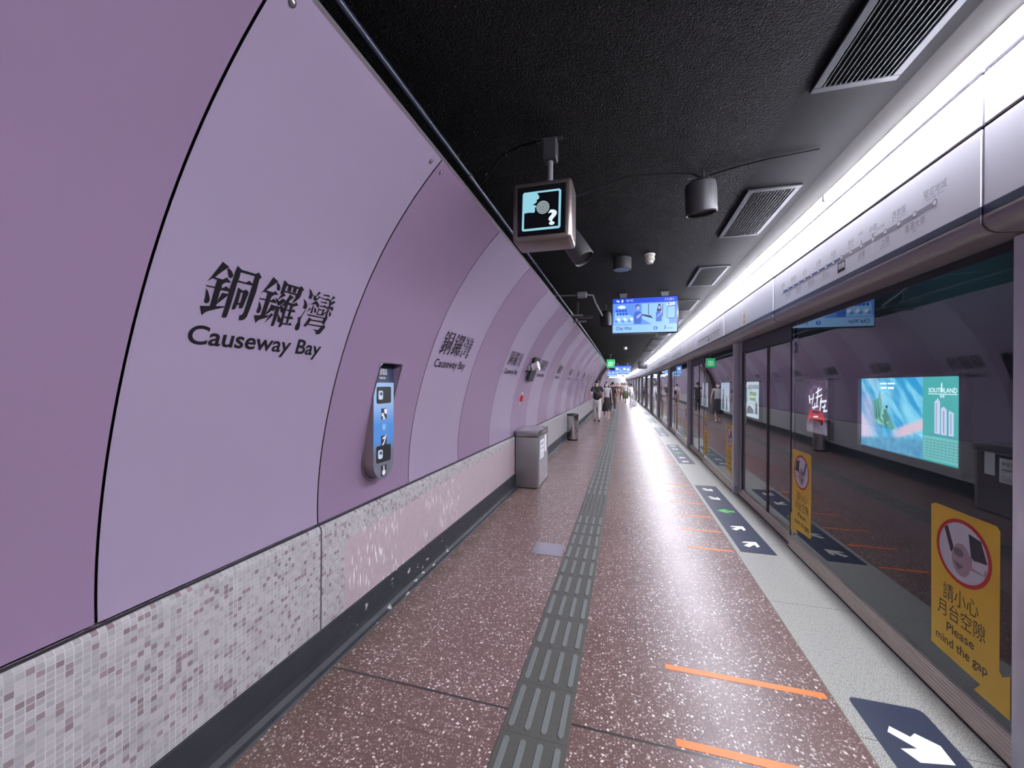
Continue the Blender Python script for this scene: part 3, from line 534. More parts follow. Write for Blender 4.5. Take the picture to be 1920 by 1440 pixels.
def bay(label):
    t = thing('screen_door_bay', label, 'platform screen door', (0, 2.035, 0), 'platform screen doors')
    b = MB(); b.rbox(1.452, 1.520, -0.07, 0.0, 0.0, 2.089, 0.006); p = b.obj('post', plain('pale_post_paint', (222, 224, 232), 0.35), t, smooth=True)
    b = MB(); b.box(1.515, 1.58, -0.07, 0.0, 0.0, 2.089); b.obj('post_seal', SEAL_SHADE, p)
    b = MB(); b.slab(circ(1.480, 0.085, 0.008, n=10), lambda u, v, d: (u, d, v), -0.0715, -0.0700); b.box(1.470, 1.490, -0.0715, -0.07, 0.055, 0.06); b.obj('post_mark', BLACK, p)
    # ribbed kick plate under the fixed glass
    pr = [(1.4655, 0.0)]
    for i in range(6): z = 0.006 + i * 0.0165; xx = 1.4655 + i * 0.0022; pr += [(xx, z), (xx - 0.003, z + 0.004), (xx - 0.003, z + 0.010), (xx + 0.002, z + 0.013)]
    pr += [(1.479, 0.108), (1.495, 0.112), (1.495, 0.0)]
    b = MB(); b.prof(pr, [0.0, 2.255], True); b.obj('threshold', plain('ribbed_aluminium', (232, 222, 204), 0.4, 0.05), t)
    b = MB(); b.box(1.456, 1.466, -0.0, 2.255, 0.0005, 0.003); b.box(1.494, 1.502, 2.255, 4.13, 0.0005, 0.003); b.obj('gap_shadow', SEAL_SHADE, t)  # flat black strips painting the shadow line at the foot of the thresholds
    b = MB(); b.box(1.481, 1.489, 0.0, 2.255, 0.108, 2.089); g = b.obj('fixed_glass', GLASS, t)
    b = MB(); b.box(1.479, 1.4815, 0.0, 0.03, 0.11, 2.088); b.box(1.479, 1.4815, 2.235, 2.258, 0.11, 2.088); b.box(1.479, 1.4815, 0.0, 2.255, 2.045, 2.088); b.box(1.4795, 1.491, 2.245, 2.258, 0.0, 2.088); b.obj('black_border', SEAL_SHADE, g)
    b = MB(); b.box(1.4792, 1.4812, 2.09, 2.19, 1.78, 1.93); b.m = 1; b.poly([(2.11, 1.80), (2.17, 1.80), (2.14, 1.84), (2.17, 1.88), (2.14, 1.91), (2.10, 1.87)], lambda u, v, d: (1.4785, u, v)); b.obj('corner_notice', [plain('pale_notice', (168, 172, 186), 0.5), DGREY], g)
    sticker(t, False, 0); sticker(t, True, 1)
    # recessed sliding leaves
    pr = [(1.502, 0.0)]
    for i in range(6): z = 0.006 + i * 0.0145; xx = 1.502 + i * 0.002; pr += [(xx, z), (xx - 0.002, z + 0.004), (xx - 0.002, z + 0.009), (xx + 0.002, z + 0.012)]
    pr += [(1.515, 0.098), (1.54, 0.10), (1.54, 0.0)]
    b = MB(); b.prof(pr, [2.255, 4.13], True); b.obj('threshold', MT['ribbed_aluminium'], t)
    for a, e in ((2.262, 2.98), (3.0, 3.99)):
        b = MB(); b.box(1.519, 1.527, a, e, 0.10, 2.089); g = b.obj('sliding_door', GLASS, t)
        b = MB(); b.box(1.514, 1.519, a, a + 0.02, 0.10, 2.0); b.box(1.514, 1.519, e - 0.02, e, 0.10, 2.0); b.obj('edge_seal', plain('dark_red_seal', (58, 40, 42), 0.5), g)
    b = MB()
    for i in range(4): b.box(1.512, 1.53, 2.26, 3.985, 1.935 + i * 0.04, 1.975 + i * 0.04)
    b.obj('transom_louvre', plain('black_louvre', (30, 30, 34), 0.5), t)
    b = MB(); b.rbox(1.505, 1.545, 3.99, 4.125, 0.0, 2.089, 0.004); j = b.obj('jamb', plain('grey_jamb_paint', (150, 152, 158), 0.4), t)
    b = MB(); b.box(1.499, 1.505, 4.03, 4.085, 1.32, 1.45); b.m = 1; b.box(1.4975, 1.499, 4.045, 4.07, 1.34, 1.37); b.obj('door_switch', [SILVER, DGREY], j)
    b = MB(); b.lathe([(0.0, -0.03), (0.018, -0.025), (0.022, 0.0)], c=(1.40, 2.97, 2.115), seg=12); b.obj('red_indicator_lamp', plain('red_lamp', (196, 70, 60), 0.3), t, smooth=True)
    return t
NB = 14
blab = lambda k: 'nearest glass screen door bay with two yellow gap stickers, at the right edge' if k == 0 else '%s glass screen door bay along the platform, counting from the camera' % ORD[k]
b0 = bay(blab(0)); move(b0, 0, 2.035, 0)
for k in [-1] + list(range(1, NB)):
    c = copy_tree(b0); move(c, 0, 2.035 + 4.2 * k, 0); c['label'] = blab(k) if k > 0 else 'screen door bay beside the camera, outside the frame on the right'

# ================================================================ white header with route maps
XH = 1.33
ST_ = [('堅尼地城', 'Kennedy Town'), ('香港大學', 'HKU'), ('西營盤', 'Sai Ying Pun'), ('上環', 'Sheung Wan'), ('中環', 'Central'), ('金鐘', 'Admiralty'), ('灣仔', 'Wan Chai'), ('銅鑼灣', 'Causeway Bay'), ('天后', 'Tin Hau'), ('炮台山', 'Fortress Hill'),
       ('北角', 'North Point'), ('鰂魚涌', 'Quarry Bay'), ('太古', 'Tai Koo'), ('西灣河', 'Sai Wan Ho'), ('筲箕灣', 'Shau Kei Wan'), ('杏花邨', 'Heng Fa Chuen'), ('柴灣', 'Chai Wan')]
def header(L, wide, label):
    t = thing('header_panel', label, 'header panel', (0, 0, 0), 'white header panels over the screen doors')
    g = 0.004
    for z0, z1, nm in ((2.733, 2.80, 'upper_fascia'), (2.520, 2.720, 'middle_fascia'), (2.203, 2.508, 'lower_fascia')):
        b = MB(); b.rbox(XH, XH + 0.02, g, L - g, z0, z1, 0.003, 1); o = b.obj(nm, FASCIA, t)
    low = o
    b = MB(); b.box(XH + 0.012, XH + 0.05, -0.0, L, 2.15, 2.80); b.obj('dark_backing', plain('dark_joint', (40, 38, 52), 0.5), t)
    b = MB(); b.box(XH - 0.001, XH + 0.02, g, L - g, 2.172, 2.203); b.obj('navy_stripe', NAVY, t)
    b = MB(); pr = [(XH, 2.172), (XH - 0.002, 2.150), (XH + 0.004, 2.128), (XH + 0.020, 2.108), (XH + 0.045, 2.097), (XH + 0.17, 2.090), (XH + 0.17, 2.172)]
    b.prof(pr, [g, L - g], True); b.obj('rounded_trim', plain('warm_grey_trim', (150, 145, 145), 0.4, 0.3), t, smooth=True)
    fn = lambda u, v, d: (XH - d, L - u, v)      # u runs in reading direction (towards the camera)
    if wide:
        us = [0.235, 0.35, 0.46, 0.565, 0.675, 0.79, 0.905, 1.015, 1.12, 1.225, 1.335, 1.45, 1.565, 1.675, 1.785, 1.90, 2.03]
        us = us[::-1]   # index 0 = Kennedy Town at the right-hand (near) end
        zl = 2.327
        b = MB(); b.poly([(us[7], zl - 0.008), (us[0], zl - 0.008), (us[0], zl + 0.008), (us[7], zl + 0.008)], fn, 0.0008)
        b.poly([(us[4] - 0.006, zl - 0.075), (us[4] + 0.006, zl - 0.075), (us[4] + 0.006, zl + 0.03), (us[4] - 0.006, zl + 0.03)], fn, 0.0007)
        b.poly([(us[5] - 0.004, zl), (us[5] + 0.004, zl), (us[5] + 0.004, zl + 0.035), (us[5] - 0.004, zl + 0.035)], fn, 0.0007)
        b.m = 1; b.poly([(us[16], zl - 0.008), (us[7], zl - 0.008), (us[7], zl + 0.008), (us[16], zl + 0.008)], fn, 0.0008); b.obj('route_line', [GREYINK, BLUEINK], low)
        b = MB()
        for u in us:
            b.m = 1; b.poly(circ(u, zl, 0.0165, n=14), fn, 0.0010); b.m = 0; b.poly(circ(u, zl, 0.011, n=14), fn, 0.0014)
        b.poly(rrect(0.02, 0.085, 0.009, us[4], zl - 0.045), fn, 0.0013)
        b.obj('station_circles', [WHITE, GREYINK], low)
        b = MB()
        for i, (zh, en) in enumerate(ST_):
            above = i % 2 == 0
            zt_ = zl + 0.045 if above else zl - 0.065
            h = 0.030
            b.text(zh, fn, us[i], zt_, h, w=h * 1.15 * len(zh), d=0.0008, align='C'); b.text(en, fn, us[i], zt_ - 0.018, 0.010, w=min(0.11, 0.0085 * len(en)), d=0.0008, align='C')
        b.text('迪士尼綫', fn, us[4] + 0.07, zl + 0.035, 0.014, w=0.06, d=0.0008, align='C'); b.text('屯馬綫', fn, us[5] - 0.01, zl + 0.07, 0.014, w=0.045, d=0.0008, align='C')
        b.obj('station_names', GREYINK, low)
        b = MB(); u = us[7]; zz = zl - 0.062
        o1 = [(u - 0.045, zz - 0.028), (u + 0.045, zz - 0.028), (u + 0.045, zz + 0.036), (u - 0.045, zz + 0.036)]; i1 = [(u - 0.039, zz - 0.022), (u + 0.039, zz - 0.022), (u + 0.039, zz + 0.030), (u - 0.039, zz + 0.030)]
        for j in range(4): k_ = (j + 1) % 4; b.add([fn(*o1[j], 0.0012), fn(*o1[k_], 0.0012), fn(*i1[k_], 0.0012), fn(*i1[j], 0.0012)], [(0, 1, 2, 3)])
        b.poly([(u - 0.04, zz - 0.023), (u + 0.04, zz - 0.023), (u + 0.04, zz - 0.008), (u - 0.04, zz - 0.008)], fn, 0.0013)
        b.obj('current_station_frame', INK, low)
    else:
        u = 0.98
        b = MB(); b.poly([(u - 0.032, 2.285), (u + 0.032, 2.285), (u, 2.375)], fn, 0.0008); b.poly([(u - 0.026, 2.224), (u + 0.026, 2.224), (u + 0.026, 2.268), (u - 0.026, 2.268)], fn, 0.0008)
        b.m = 1; b.poly([(u - 0.004, 2.30), (u + 0.006, 2.30), (u - 0.001, 2.35)], fn, 0.0012); b.poly([(u - 0.018, 2.238), (u + 0.018, 2.238), (u + 0.018, 2.243), (u - 0.018, 2.243)], fn, 0.0012)
        b.obj('warning_label', [YEL, INK], low)
    return t
HW, HN = 2.275, 1.925
hw0 = header(HW, True, 'nearest white header panel printed with a long railway route map'); hn0 = header(HN, False, 'nearest white header panel bearing only a small yellow warning triangle')
move(hw0, 0, 1.995, 0); move(hn0, 0, 4.27, 0)
for k in [-1] + list(range(1, NB)):
    a = copy_tree(hw0); move(a, 0, 1.995 + 4.2 * k, 0); a['label'] = 'header panel with route map above the %s screen door bay' % ORD[k] if k > 0 else 'header panel with route map behind the camera, outside the frame'
    c = copy_tree(hn0); move(c, 0, 4.27 + 4.2 * k, 0); c['label'] = 'header panel with yellow triangle above the %s screen door bay' % ORD[k] if k > 0 else 'white header panel at the upper right frame corner, no map visible'

# ================================================================ header luminaires
LM = glow('cool_white_tube', (243, 242, 255), LIGHT_STRIP)
def lamp(label):
    t = thing('strip_light', label, 'strip light', (0, 0, 0), 'strip lights along the top of the header')
    b = MB(); b.prof([(1.291, 2.798), (1.286, 2.795), (1.286, 2.786), (1.328, 2.774), (1.328, 2.798)], [0.012, 1.438], True); b.obj('lit_diffuser', LM, t)
    b = MB(); b.box(1.285, 1.329, -0.006, 0.012, 2.758, 2.797); b.box(1.285, 1.329, 1.438, 1.444, 2.758, 2.797); b.obj('end_cap', WHITE, t)
    b = MB(); b.box(1.293, 1.332, 0.0, 1.444, 2.798, 2.802); b.obj('housing', WHITE, t)
    return t
l0 = lamp('nearest glowing strip light along the header, at the upper right corner')
n_ = 0
for k in range(-4, 44):
    o = l0 if k == -4 else copy_tree(l0)
    y = 1.74 + 1.45 * k; move(o, 0, y, 0)
    if k < 0: o['label'] = 'strip light on the header behind the camera'
    elif k == 0: o['label'] = 'nearest glowing strip light along the header, at the upper right corner'
    elif k < 20: o['label'] = '%s glowing strip light along the header, counting from the upper right' % ORD[k]
    else: o['label'] = 'distant glowing strip light of the far header run'

# ================================================================ advertising light boxes across the track
ad_frame = plain('ad_frame', (104, 104, 112), 0.4, 0.3)
def adbox(name, label, Y, w, z0, z1):
    t = thing(name, label, 'advertisement', (4.985, Y, 0), 'light boxes on the wall across the track')
    b = MB(); f_ = 0.06
    for a in ((-w / 2 - f_, w / 2 + f_, z0 - f_ * 1.6, z0), (-w / 2 - f_, w / 2 + f_, z1, z1 + f_), (-w / 2 - f_, -w / 2, z0, z1), (w / 2, w / 2 + f_, z0, z1)): b.box(-0.12, 0.0, a[0], a[1], a[2], a[3])
    b.obj('frame', ad_frame, t)
    return t, (lambda u, v, d: (-0.05 - d, w / 2 - u, z0 + v))
def back(t, fn, w, h, m, name='lit_picture'):
    b = MB(); b.slab([(0, 0), (w, 0), (w, h), (0, h)], fn, -0.04, 0.0); return b.obj(name, m, t)
def pic(name, cols, scale=2.0, strength=2.0, zmix=None):
    k = N(name); P, x, y, z = k.obj()
    n = k.noise(k.vec(0.0, k.f('ADD', k.f('MULTIPLY', y, 0.8), k.f('MULTIPLY', z, 0.9)), k.f('MULTIPLY', z, 0.5)), scale, 4)
    c = k.mix(k.ramp(n, 0.38, 0.52), srgb(*cols[0]), srgb(*cols[1])); c = k.mix(k.ramp(k.noise(P, scale * 1.3, 3), 0.52, 0.66), c, srgb(*cols[2]))
    if zmix: c = k.mix(k.ramp(z, zmix[1], zmix[0]), c, k.mix(k.noise(P, 6, 3), srgb(*cols[3]), srgb(*cols[1])))
    k.set((0.02, 0.02, 0.02, 1), 0.12, emit=c, estr=strength); return k.m
AS = 1.5
t, fn = adbox('light_box', 'wide glowing blue and teal advertisement with a green cloth and white towers', 9.02, 2.70, 0.25, 1.665)
k = N('sky_picture'); P, x, y, z = k.obj(); sv = k.vec(0.0, k.f('ADD', k.f('MULTIPLY', y, 1.0), k.f('MULTIPLY', z, -0.9)), k.f('MULTIPLY', k.f('ADD', y, z), 0.25))
c = k.mix(k.ramp(k.noise(sv, 3.2, 4), 0.40, 0.66), srgb(20, 156, 208), srgb(136, 218, 236))
c = k.mix(k.f('MULTIPLY', k.ramp(y, 0.62, 1.25), k.ramp(k.noise(sv, 2.0, 3), 0.30, 0.6)), c, srgb(222, 206, 224))
c = k.mix(k.f('MULTIPLY', k.f('MULTIPLY', k.ramp(y, 0.5, 0.0), k.ramp(k.f('ABSOLUTE', k.f('SUBTRACT', k.f('ADD', z, k.f('MULTIPLY', y, 0.35)), 0.68)), 0.14, 0.05)), 0.9), c, srgb(232, 196, 206))
c = k.mix(k.ramp(k.f('ADD', z, k.f('MULTIPLY', y, 0.1)), 0.60, 0.50), c, k.mix(k.noise(P, 7, 3), srgb(16, 104, 160), srgb(110, 190, 214)))
k.set((0.02, 0.02, 0.02, 1), 0.12, emit=c, estr=AS); pp = back(t, fn, 1.83, 1.415, k.m)
def pan(pts, rgb, parent, nm, s_=AS, d=0.002, fn=fn):
    s_ = s_ * 1.35 if s_ < 1.45 else s_
    b = MB(); 
    for p_ in (pts if isinstance(pts[0][0], (tuple, list)) else [pts]): b.poly(p_, fn, d)
    return b.obj(nm, glow('lit_%d_%d_%d' % rgb, rgb, s_), parent)
pan([(0.42, 0.95), (0.50, 0.97), (0.60, 1.02), (0.645, 1.18), (0.67, 1.00), (0.72, 0.85), (0.80, 0.78), (0.92, 0.70), (1.02, 0.58), (1.10, 0.47), (1.02, 0.40), (0.93, 0.41), (0.83, 0.47), (0.70, 0.46), (0.55, 0.49), (0.47, 0.54), (0.45, 0.72)], (84, 160, 142), pp, 'green_cloth', 1.2)
pan([[(0.66, 0.62), (0.72, 0.85), (0.80, 0.78), (0.93, 0.62), (0.90, 0.52), (0.78, 0.55)], [(0.46, 0.56), (0.56, 0.62), (0.64, 0.55), (0.80, 0.49), (0.60, 0.50)]], (140, 204, 184), pp, 'cloth_fold', 1.2, 0.003)
pan([(0.68, 0.48), (0.71, 0.48), (0.70, 0.30), (0.705, 0.12), (0.695, 0.12), (0.685, 0.30)], (150, 120, 130), pp, 'standing_leg', 1.0, 0.003)
pan([[(0.76, 0.79), (0.84, 0.80), (0.88, 0.74), (0.95, 0.60), (0.86, 0.54), (0.76, 0.62)]], (70, 134, 120), pp, 'bodice', 1.2, 0.0035)
pan([circ(0.868, 0.835, 0.036, n=12), [(0.70, 0.86), (0.73, 0.86), (0.66, 1.10), (0.645, 1.10)]], (196, 150, 140), pp, 'head_and_arm', 1.0, 0.004)
pan([circ(0.858, 0.852, 0.034, n=12)], (70, 50, 56), pp, 'hair_bun', 1.0, 0.0045)
pan([[(0.50, 0.94), (0.52, 0.60), (0.57, 0.52), (0.545, 0.72)], [(0.58, 0.98), (0.60, 0.68), (0.70, 0.50), (0.63, 0.74)], [(0.70, 0.70), (0.84, 0.46), (0.90, 0.44), (0.76, 0.68)]], (58, 118, 104), pp, 'cloth_shade', 1.0, 0.0032)
ring = [[(0.83 + 0.20 * math.cos(a), 0.95 + 0.20 * math.sin(a)), (0.83 + 0.20 * math.cos(a + 0.2), 0.95 + 0.20 * math.sin(a + 0.2)), (0.83 + 0.194 * math.cos(a + 0.2), 0.95 + 0.194 * math.sin(a + 0.2)), (0.83 + 0.194 * math.cos(a), 0.95 + 0.194 * math.sin(a))] for a in [0.2 * i for i in range(3, 19)]]
pan(ring, (190, 226, 240), pp, 'white_ring', 1.2, 0.003)
b = MB(); [b.poly(rrect(w_, h_, 0.004, x_, z_, 1), fn, 0.003) for w_, h_, x_, z_ in ((0.20, 0.03, 0.75, 1.305), (0.22, 0.03, 0.99, 1.305), (0.05, 0.045, 0.70, 1.22), (0.05, 0.045, 0.76, 1.22), (0.05, 0.045, 0.82, 1.22), (0.05, 0.045, 0.92, 1.22), (0.05, 0.045, 0.98, 1.22), (0.05, 0.045, 1.04, 1.22))]; b.obj('headline', glow('lit_white', (236, 244, 250), 2.0), pp)
b = MB(); b.slab([(1.83, 0), (2.70, 0), (2.70, 1.415), (1.83, 1.415)], fn, -0.04, 0.0); tp = b.obj('teal_panel', glow('lit_teal', (60, 156, 150), 1.9), t)
pan([[(1.85, 0.03), (2.67, 0.03), (2.67, 0.42), (1.85, 0.42)]], (106, 182, 178), tp, 'map_area', 1.2)
b = MB()
for i in range(7): b.poly([(1.86 + 0.02 * (i % 2), 0.07 + i * 0.048), (2.64, 0.075 + i * 0.048), (2.64, 0.082 + i * 0.048), (1.86 + 0.02 * (i % 2), 0.077 + i * 0.048)], fn, 0.0035)
for i in range(9): b.poly([(1.93 + i * 0.08, 0.06), (1.936 + i * 0.08, 0.06), (1.95 + i * 0.08, 0.38), (1.944 + i * 0.08, 0.38)], fn, 0.0035)
b.obj('map_lines', glow('lit_map', (48, 122, 120), 1.5), tp)
pan([[(2.10, 0.48), (2.22, 0.47), (2.22, 1.00), (2.185, 1.04), (2.17, 1.07), (2.14, 1.03), (2.10, 1.0)], [(2.24, 0.47), (2.36, 0.47), (2.36, 0.88), (2.30, 0.93), (2.24, 0.90)], [(2.40, 0.47), (2.50, 0.47), (2.50, 0.84), (2.40, 0.87)]], (206, 214, 236), tp, 'tower_blocks', 1.1)
pan([[(2.135, 0.5), (2.15, 0.5), (2.15, 0.98), (2.135, 0.98)], [(2.29, 0.5), (2.31, 0.5), (2.31, 0.86), (2.29, 0.86)], [(2.44, 0.5), (2.455, 0.5), (2.455, 0.82), (2.44, 0.82)], [(2.0, 0.47), (2.55, 0.44), (2.55, 0.455), (2.0, 0.485)]], (120, 150, 190), tp, 'tower_shading', 1.0, 0.004)
b = MB(); b.text('SOUTHLAND', fn, 2.265, 1.155, 0.075, w=0.60, d=0.003, align='C'); b.poly([(1.96, 1.125), (2.57, 1.125), (2.57, 1.135), (1.96, 1.135)], fn, 0.003); b.text('晉環', fn, 2.265, 1.075, 0.035, d=0.003, align='C'); b.poly([(2.24, 1.16), (2.265, 1.16), (2.262, 1.32), (2.243, 1.30)], fn, 0.003); b.obj('title_lettering', MT['lit_white'], tp)
t, fn = adbox('light_box', 'dark poster with a red car and slashing white brush characters', 12.35, 1.30, 0.25, 1.64)
pp = back(t, fn, 1.30, 1.39, pic('night_picture', [(26, 22, 34), (50, 34, 44), (80, 70, 92), (120, 110, 124)], 3.0, 2.6, (0.2, 0.75)))
strokes = [[(0.10, 0.98), (0.16, 1.0), (0.20, 0.78), (0.14, 0.76)], [(0.28, 0.72), (0.33, 0.74), (0.42, 1.05), (0.36, 1.04)], [(0.12, 0.88), (0.42, 0.94), (0.42, 0.91), (0.12, 0.84)], [(0.50, 1.08), (0.85, 1.20), (0.84, 1.15), (0.52, 1.04)], [(0.52, 0.96), (0.88, 1.04), (0.86, 0.99), (0.52, 0.91)], [(0.62, 1.18), (0.70, 1.22), (0.60, 0.72), (0.55, 0.72)], [(0.74, 0.86), (1.10, 0.90), (1.10, 0.84), (0.76, 0.80)], [(0.80, 0.94), (0.86, 0.94), (0.78, 0.60), (0.72, 0.60)],
           [(0.30, 0.68), (0.66, 0.74), (0.64, 0.69), (0.32, 0.63)], [(0.86, 0.72), (1.06, 0.76), (1.05, 0.71), (0.88, 0.67)], [(0.92, 0.62), (1.18, 0.66), (1.15, 0.60), (0.94, 0.57)], [(1.0, 0.8), (1.05, 0.8), (0.97, 0.58), (0.93, 0.58)], [(0.45, 0.78), (0.50, 0.8), (0.42, 0.56), (0.37, 0.56)]]
pan(strokes, (236, 236, 242), pp, 'brush_characters', 1.3, 0.002, fn)
pan([[(0.05, 0.40), (0.18, 0.56), (0.35, 0.62), (0.72, 0.62), (0.92, 0.52), (1.02, 0.40), (1.0, 0.30), (0.10, 0.28)]], (188, 40, 42), pp, 'red_car', 1.2, 0.003, fn)
pan([[(0.24, 0.52), (0.36, 0.585), (0.70, 0.585), (0.80, 0.51)], [(0.2, 0.36), (0.85, 0.36), (0.83, 0.31), (0.22, 0.31)], circ(0.22, 0.29, 0.07, n=12), circ(0.86, 0.29, 0.07, n=12)], (46, 16, 22), pp, 'car_window', 1.0, 0.004, fn)
pan([[(0.40, 0.40), (0.66, 0.42), (0.66, 0.46), (0.40, 0.44)]], (230, 230, 230), pp, 'number_plate', 1.3, 0.005, fn)
t, fn = adbox('light_box', 'pale advertisement with dark title and green text bands', 17.7, 1.75, 0.24, 1.65)
pp = back(t, fn, 1.75, 1.41, glow('lit_pale', (196, 214, 218), 1.7))
b = MB(); [b.poly([(0.2 + 0.22 * i + p, 1.12 + q), (0.2 + 0.22 * i + p + w_, 1.12 + q), (0.2 + 0.22 * i + p + w_, 1.12 + q + h_), (0.2 + 0.22 * i + p, 1.12 + q + h_)], fn, 0.003) for i in range(6) for p, q, w_, h_ in ((0, 0.13, 0.17, 0.03), (0.02, 0.06, 0.13, 0.025), (0.07, 0.0, 0.03, 0.17), (0, 0, 0.03, 0.12), (0.14, 0, 0.03, 0.1))]; b.obj('title', glow('lit_dark', (60, 66, 76), 1.0), pp)
pan([[(0.4, 0.86), (1.25, 0.86), (1.25, 1.0), (0.4, 1.0)], [(0.45, 0.66), (1.15, 0.66), (1.15, 0.78), (0.45, 0.78)]], (136, 176, 110), pp, 'green_band', 1.1, 0.003, fn)
pan([[(0.05, 0.2), (0.2, 0.42), (0.5, 0.45), (0.9, 0.3), (0.9, 0.15), (0.1, 0.12)], [(1.05, 0.15), (1.2, 0.7), (1.35, 0.5), (1.4, 0.15)]], (110, 118, 128), pp, 'grey_picture', 0.9, 0.003, fn)
for n_, (Y, w, lab) in enumerate(((21.9, 1.9, 'pale blue light box with dark silhouettes of people, fourth across the track'), (26.6, 1.9, 'pale light box beyond the silhouette advertisement, fifth across the track'), (31.5, 2.0, 'small pale light box far down the track wall'))):
    t, fn = adbox('light_box', lab, Y, w, 0.24, 1.64)
    pp = back(t, fn, w, 1.40, glow('lit_sky', (190, 212, 226), 1.5))
    pan([[(0.25, 0.05), (0.3, 0.7), (0.42, 1.05), (0.5, 1.15), (0.58, 1.0), (0.66, 0.6), (0.7, 0.05)], [(0.95, 0.05), (1.0, 0.5), (1.1, 0.8), (1.2, 0.5), (1.3, 0.05)]], (70, 74, 90), pp, 'silhouettes', 0.8, 0.003, fn)

# ================================================================ ceiling: ventilation grilles
def vent(label):
    t = thing('ceiling_vent', label, 'ceiling vent', (0, 0, 0), 'ventilation grilles in the ceiling')
    x0, x1, L, z = 0.842, 1.185, 0.97, CEIL
    fr = plain('vent_frame', (42, 44, 49), 0.7, 0.0)
    b = MB(); w = 0.036
    for a in ((x0, x1, 0, w), (x0, x1, L - w, L), (x0, x0 + w, w, L - w), (x1 - w, x1, w, L - w)): b.rbox(a[0], a[1], a[2], a[3], z - 0.014, z - 0.001, 0.003, 1)
    b.obj('frame', fr, t)
    b = MB(); b.box(x0 + w, x1 - w, w, L - w, z - 0.003, z - 0.001); b.obj('duct_backing', BLACK, t)
    b = MB(); n = 13
    for i in range(n):
        x = x0 + w + (x1 - x0 - 2 * w) * (i + 0.5) / n
        b.add([(x - 0.0045, w, z - 0.013), (x + 0.001, w, z - 0.013), (x + 0.006, w, z - 0.004), (x + 0.0015, w, z - 0.004), (x - 0.0035, L - w, z - 0.013), (x + 0.001, L - w, z - 0.013), (x + 0.006, L - w, z - 0.004), (x + 0.0015, L - w, z - 0.004)],
              [(0, 1, 5, 4), (1, 2, 6, 5), (2, 3, 7, 6), (3, 0, 4, 7)])
    b.obj('slats', fr, t); return t
v0 = vent('nearest slatted vent in the black ceiling, cut by the top edge')
for i in range(9):
    o = v0 if i == 0 else copy_tree(v0); move(o, 0, 1.27 + 1.965 * i, 0)
    if i: o['label'] = '%s slatted ceiling vent from the camera, beside the header light' % ORD[i]

# conduits and cables
def cable(name, label, pts, r, m, cat='cable'):
    b = MB(); b.tube(pts, r, 8); o = b.obj(name, m, bend=True, smooth=True); tag(o, label, cat); return o
PIPE = plain('dark_conduit', (58, 62, 76), 0.28, 0.6)
pp = thing('conduit_pipe', 'dark metal pipe running along the top of the purple wall', 'pipe', (0, 0, 0), bend=False)
y = -2.0; b = MB(); c2 = MB()
while y < 20: b.tube([(-0.902, y + 0.01, 2.735), (-0.902, y + 1.39, 2.735)], 0.016, 10); c2.tube([(-0.902, y - 0.025, 2.735), (-0.902, y + 0.025, 2.735)], 0.0185, 10); y += 1.4
b.obj('pipe_run', PIPE, pp, bend=True, smooth=True); c2.obj('coupling', DGREY, pp, bend=True, smooth=True)
cable('cable', 'thin cable clipped from the wall top towards the hanging help sign', [(-0.90, 2.35, 2.75), (-0.82, 2.33, 2.80), (-0.74, 2.32, 2.90), (-0.60, 2.27, CEIL - 0.012), (-0.47, 2.22, CEIL - 0.03)], 0.006, CABLE)
cable('cable', 'black cable sagging from the help sign to the ceiling loudspeaker', [(-0.30, 2.34, 2.60), (-0.20, 2.42, 2.66), (0.0, 2.55, 2.78), (0.2, 2.72, 2.86), (0.33, 2.84, 2.905), (0.42, 2.88, 2.912), (0.468, 2.88, 2.88), (0.49, 2.88, 2.83)], 0.008, CABLE)
cable('cable', 'faint ceiling cable continuing right of the loudspeaker to the vent', [(0.50, 2.95, CEIL - 0.008), (0.7, 2.86, CEIL - 0.008), (0.84, 2.82, CEIL - 0.008), (1.1, 2.78, CEIL - 0.008)], 0.004, CABLE)
for i, (x, y, z, w_) in enumerate(((-0.70, 2.31, CEIL - 0.02, 'nearer the sign'), (-0.84, 2.335, 2.80, 'midway to the wall'), (-0.90, 2.05, 2.77, 'on the wall top pipe'))):
    b = MB(); b.tube([(x - 0.006, y, z - 0.012), (x - 0.006, y, z + 0.012), (x + 0.006, y, z + 0.012)], 0.002, 6); o = b.obj('cable_clip', STEEL, bend=True); tag(o, 'tiny steel cable clip %s' % w_, 'clip', 'clips on the ceiling cable')

# ================================================================ hanging help sign
SX, SY, SZ = -0.455, 2.156, 2.296; SW = 0.334
t = thing('hanging_help_sign', 'square steel box sign with a head speaking to a grille and question mark', 'hanging sign', (SX, SY, 0))
b = MB(); b.rbox(-SW / 2, SW / 2, 0.0, 0.20, SZ, SZ + SW, 0.022, 4); b.obj('case', plain('warm_steel', (140, 130, 126), 0.3, 0.85), t, smooth=True)
b = MB(); b.rbox(-0.137, 0.137, -0.003, 0.02, SZ + 0.030, SZ + 0.304, 0.0025, 1); fc = b.obj('face', plain('gloss_black', (16, 16, 20), 0.2), t)
b = MB(); b.tube([(0.03, 0.10, SZ + SW - 0.01), (0.03, 0.10, CEIL - 0.11)], 0.0155, 14); b.obj('pole', MGREY, t, smooth=True)
b = MB(); b.rbox(-0.01, 0.07, 0.06, 0.14, CEIL - 0.13, CEIL - 0.02, 0.006, 1); b.box(-0.005, 0.065, 0.065, 0.135, CEIL - 0.14, CEIL - 0.13); b.obj('junction_box', DGREY, t)
b = MB(); b.box(-0.05, 0.10, 0.09, 0.11, CEIL - 0.018, CEIL - 0.004); b.tube([(0.03, 0.10, CEIL - 0.03), (0.03, 0.10, CEIL)], 0.006, 8); b.obj('ceiling_bracket', DGREY, t)
